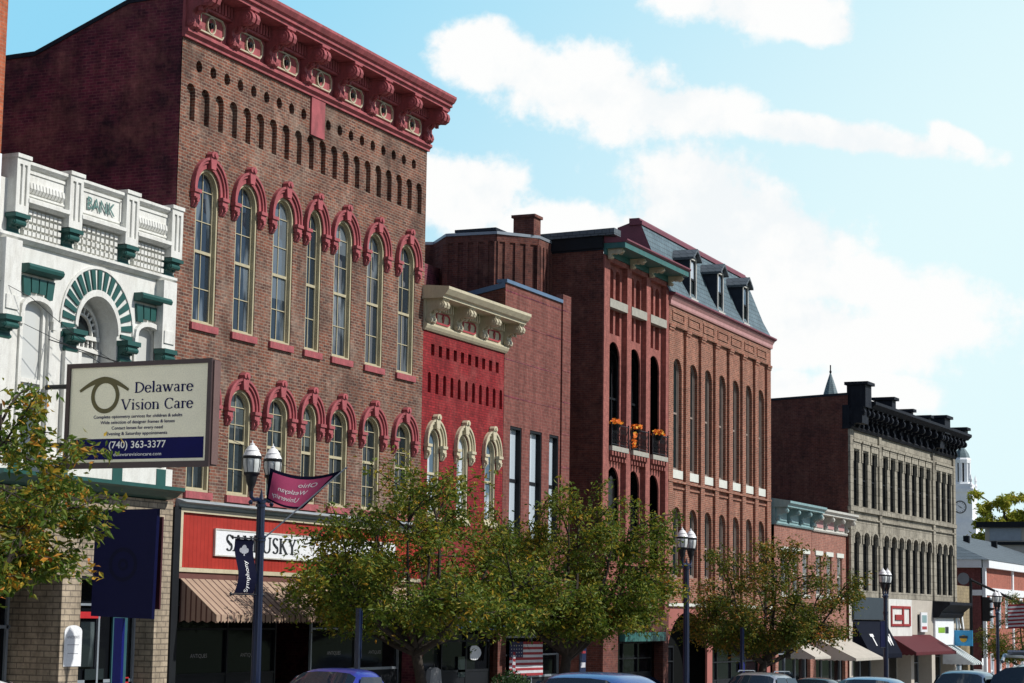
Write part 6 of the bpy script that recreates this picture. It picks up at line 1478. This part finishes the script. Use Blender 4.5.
        if kind != 'pickup':
            x1, x2, x3 = xs[0][2] - .09, r_[0] + .02, r_[0] - (.38 if kind == 'sedan' else .2)
            sm.add([(x1, s_ * yy_(zb_), zb_), (x3, s_ * yy_(zb_), zb_), (x2, s_ * yy_(zt_ - .02), zt_ - .02), (x1, s_ * yy_(zt_), zt_)], [(0, 1, 2, 3) if s_ > 0 else (3, 2, 1, 0)])
        link('side_window', sm.mesh('side_window', 'car_glass'), root)
        link('mirror', MB().box(f[0] + .22, f[0] + .36, min(s_ * (f[2] + .02), s_ * (f[2] + .22)), max(s_ * (f[2] + .02), s_ * (f[2] + .22)), belt + .02, belt + .17).mesh('mirror', 'car_' + paint_), root)
        link('headlight', MB().box(S[1][0] - .16, S[1][0] + .03, min(s_ * .48, s_ * .78), max(s_ * .48, s_ * .78), S[1][1] - .18, S[1][1] - .04).mesh('headlight', 'car_lamp'), root)
        link('tail_light', MB().box(S[-2][0] - .03, S[-2][0] + .12, min(s_ * .55, s_ * .80), max(s_ * .55, s_ * .80), S[-2][1] + .0, S[-2][1] + .22).mesh('tail_light', 'car_tail'), root)
        for xx in (S[3][0] - .05, S[-3][0] + (.35 if kind == 'sedan' else .5)):
            wr = .32 if kind == 'sedan' else .37; n_ = 20
            def cyl(r0, ya, yb): return [(xx + r0 * math.cos(2 * math.pi * k / n_), wr + r0 * math.sin(2 * math.pi * k / n_)) for k in range(n_)], ya, yb
            q, ya, yb = cyl(wr, .70, .93); wm = MB().prof(q, min(s_ * ya, s_ * yb), max(s_ * ya, s_ * yb)); wo = link('wheel', wm.mesh('wheel', 'tyre'), root)
            q, ya, yb = cyl(wr * .62, .90, .945); link('rim', MB().prof(q, min(s_ * ya, s_ * yb), max(s_ * ya, s_ * yb)).mesh('rim', 'rim'), wo)
    link('grille', MB().box(S[0][0] - .05, S[0][0] + .03, -.42, .42, .42, .56).mesh('grille', 'car_trim'), root)
    link('bumper', MB().box(S[0][0] - .10, S[0][0] + .05, -.66, .66, .28, .40).box(S[-1][0] - .06, S[-1][0] + .1, -.66, .66, .32, .48).mesh('bumper', 'car_trim'), root)
    if rails or box:
        rm = MB()
        for s_ in (-1, 1):
            rm.tube([(.2, s_ * .60, 1.70), (.1, s_ * .60, 1.75), (-1.5, s_ * .60, 1.75), (-1.62, s_ * .60, 1.69)], .02, 6)
        if box:
            for xx in (-.3, -1.2): rm.tube([(xx, -.62, 1.78), (xx, .62, 1.78)], .025, 6)
        link('roof_rail', rm.mesh('roof_rail', 'rim'), root)
        if box: link('roof_box', MB().prof([(.1, 1.81), (-.1, 1.93), (-1.3, 2.0), (-1.5, 1.95), (-1.55, 1.81)], -.38, .38).mesh('roof_box', 'car_steel_blue'), root)
    return root
CG = 'vehicles along the street'
car('pickup_truck', 'violet blue pickup truck before the striped awning', -20.1, 36.4, 'pickup', 'pickup', group=CG)
car('moving_car', 'bright blue round roofed car in the road before the forked tree and window flag', -13.1, 32.3, 'suv', 'blue_sedan', group=CG)
car('parked_car', 'silver car with roof rails parked below the russet tree', -20.0, 64.0, 'suv', 'silver', rails=True, group=CG).scale = (1, 1, .95)
car('parked_car', 'low dark car almost hidden between the silver and steel blue cars', -20.1, 70.8, 'sedan', 'dark_car', group=CG)
car('moving_car', 'steel blue sedan seen before the cream awnings and the third lamp post', -11.6, 45.2, 'sedan', 'steel_blue', group=CG).scale = (1.05, 1.05, 1.16)
car('moving_car', 'grey blue car reflecting sky in its windshield before the dark red awning', -14.6, 69.8, 'suv', 'grey_blue', group=CG).scale = (1.05, 1.06, 1.08)
car('parked_car', 'small blue car farthest along the kerb beneath the right hand tree', -20.1, 109, 'sedan', 'steel_blue', group=CG)
car('moving_car', 'large black sport utility car with a roof box at the right edge', -3.85, 25.3, 'suv', 'black_suv', heading=90, rails=True, box=True, group=CG).scale = (1.1, 1.06, 1.19)
car('parked_car', 'white car at the lower left corner before the shop door', -20.1, 24.2, 'sedan', 'white_car', group=CG)

for k, (a, b, lb) in enumerate((((-26.0, 33.3, 8.35), (-25.9, 51.6, 5.2), 'thin dark wire running down past the bank arch behind the eye care sign'), ((-25.95, 32.4, 9.1), (-24.9, 38.5, 7.3), 'thin dark wire stretched in front of the bank windows above the sign'))):
    A, Bq = Vector(a), Vector(b); t = link('overhead_wire', None, None, a); tag(t, lb, 'wire')
    link('cable', MB().tube([tuple((A.lerp(Bq, q / 10) - A) + Vector((.35 if 0 < q < 10 else 0, 0, -.5 * math.sin(math.pi * q / 10)))) for q in range(11)], .007, 5, False).mesh('cable', 'iron_black'), t)
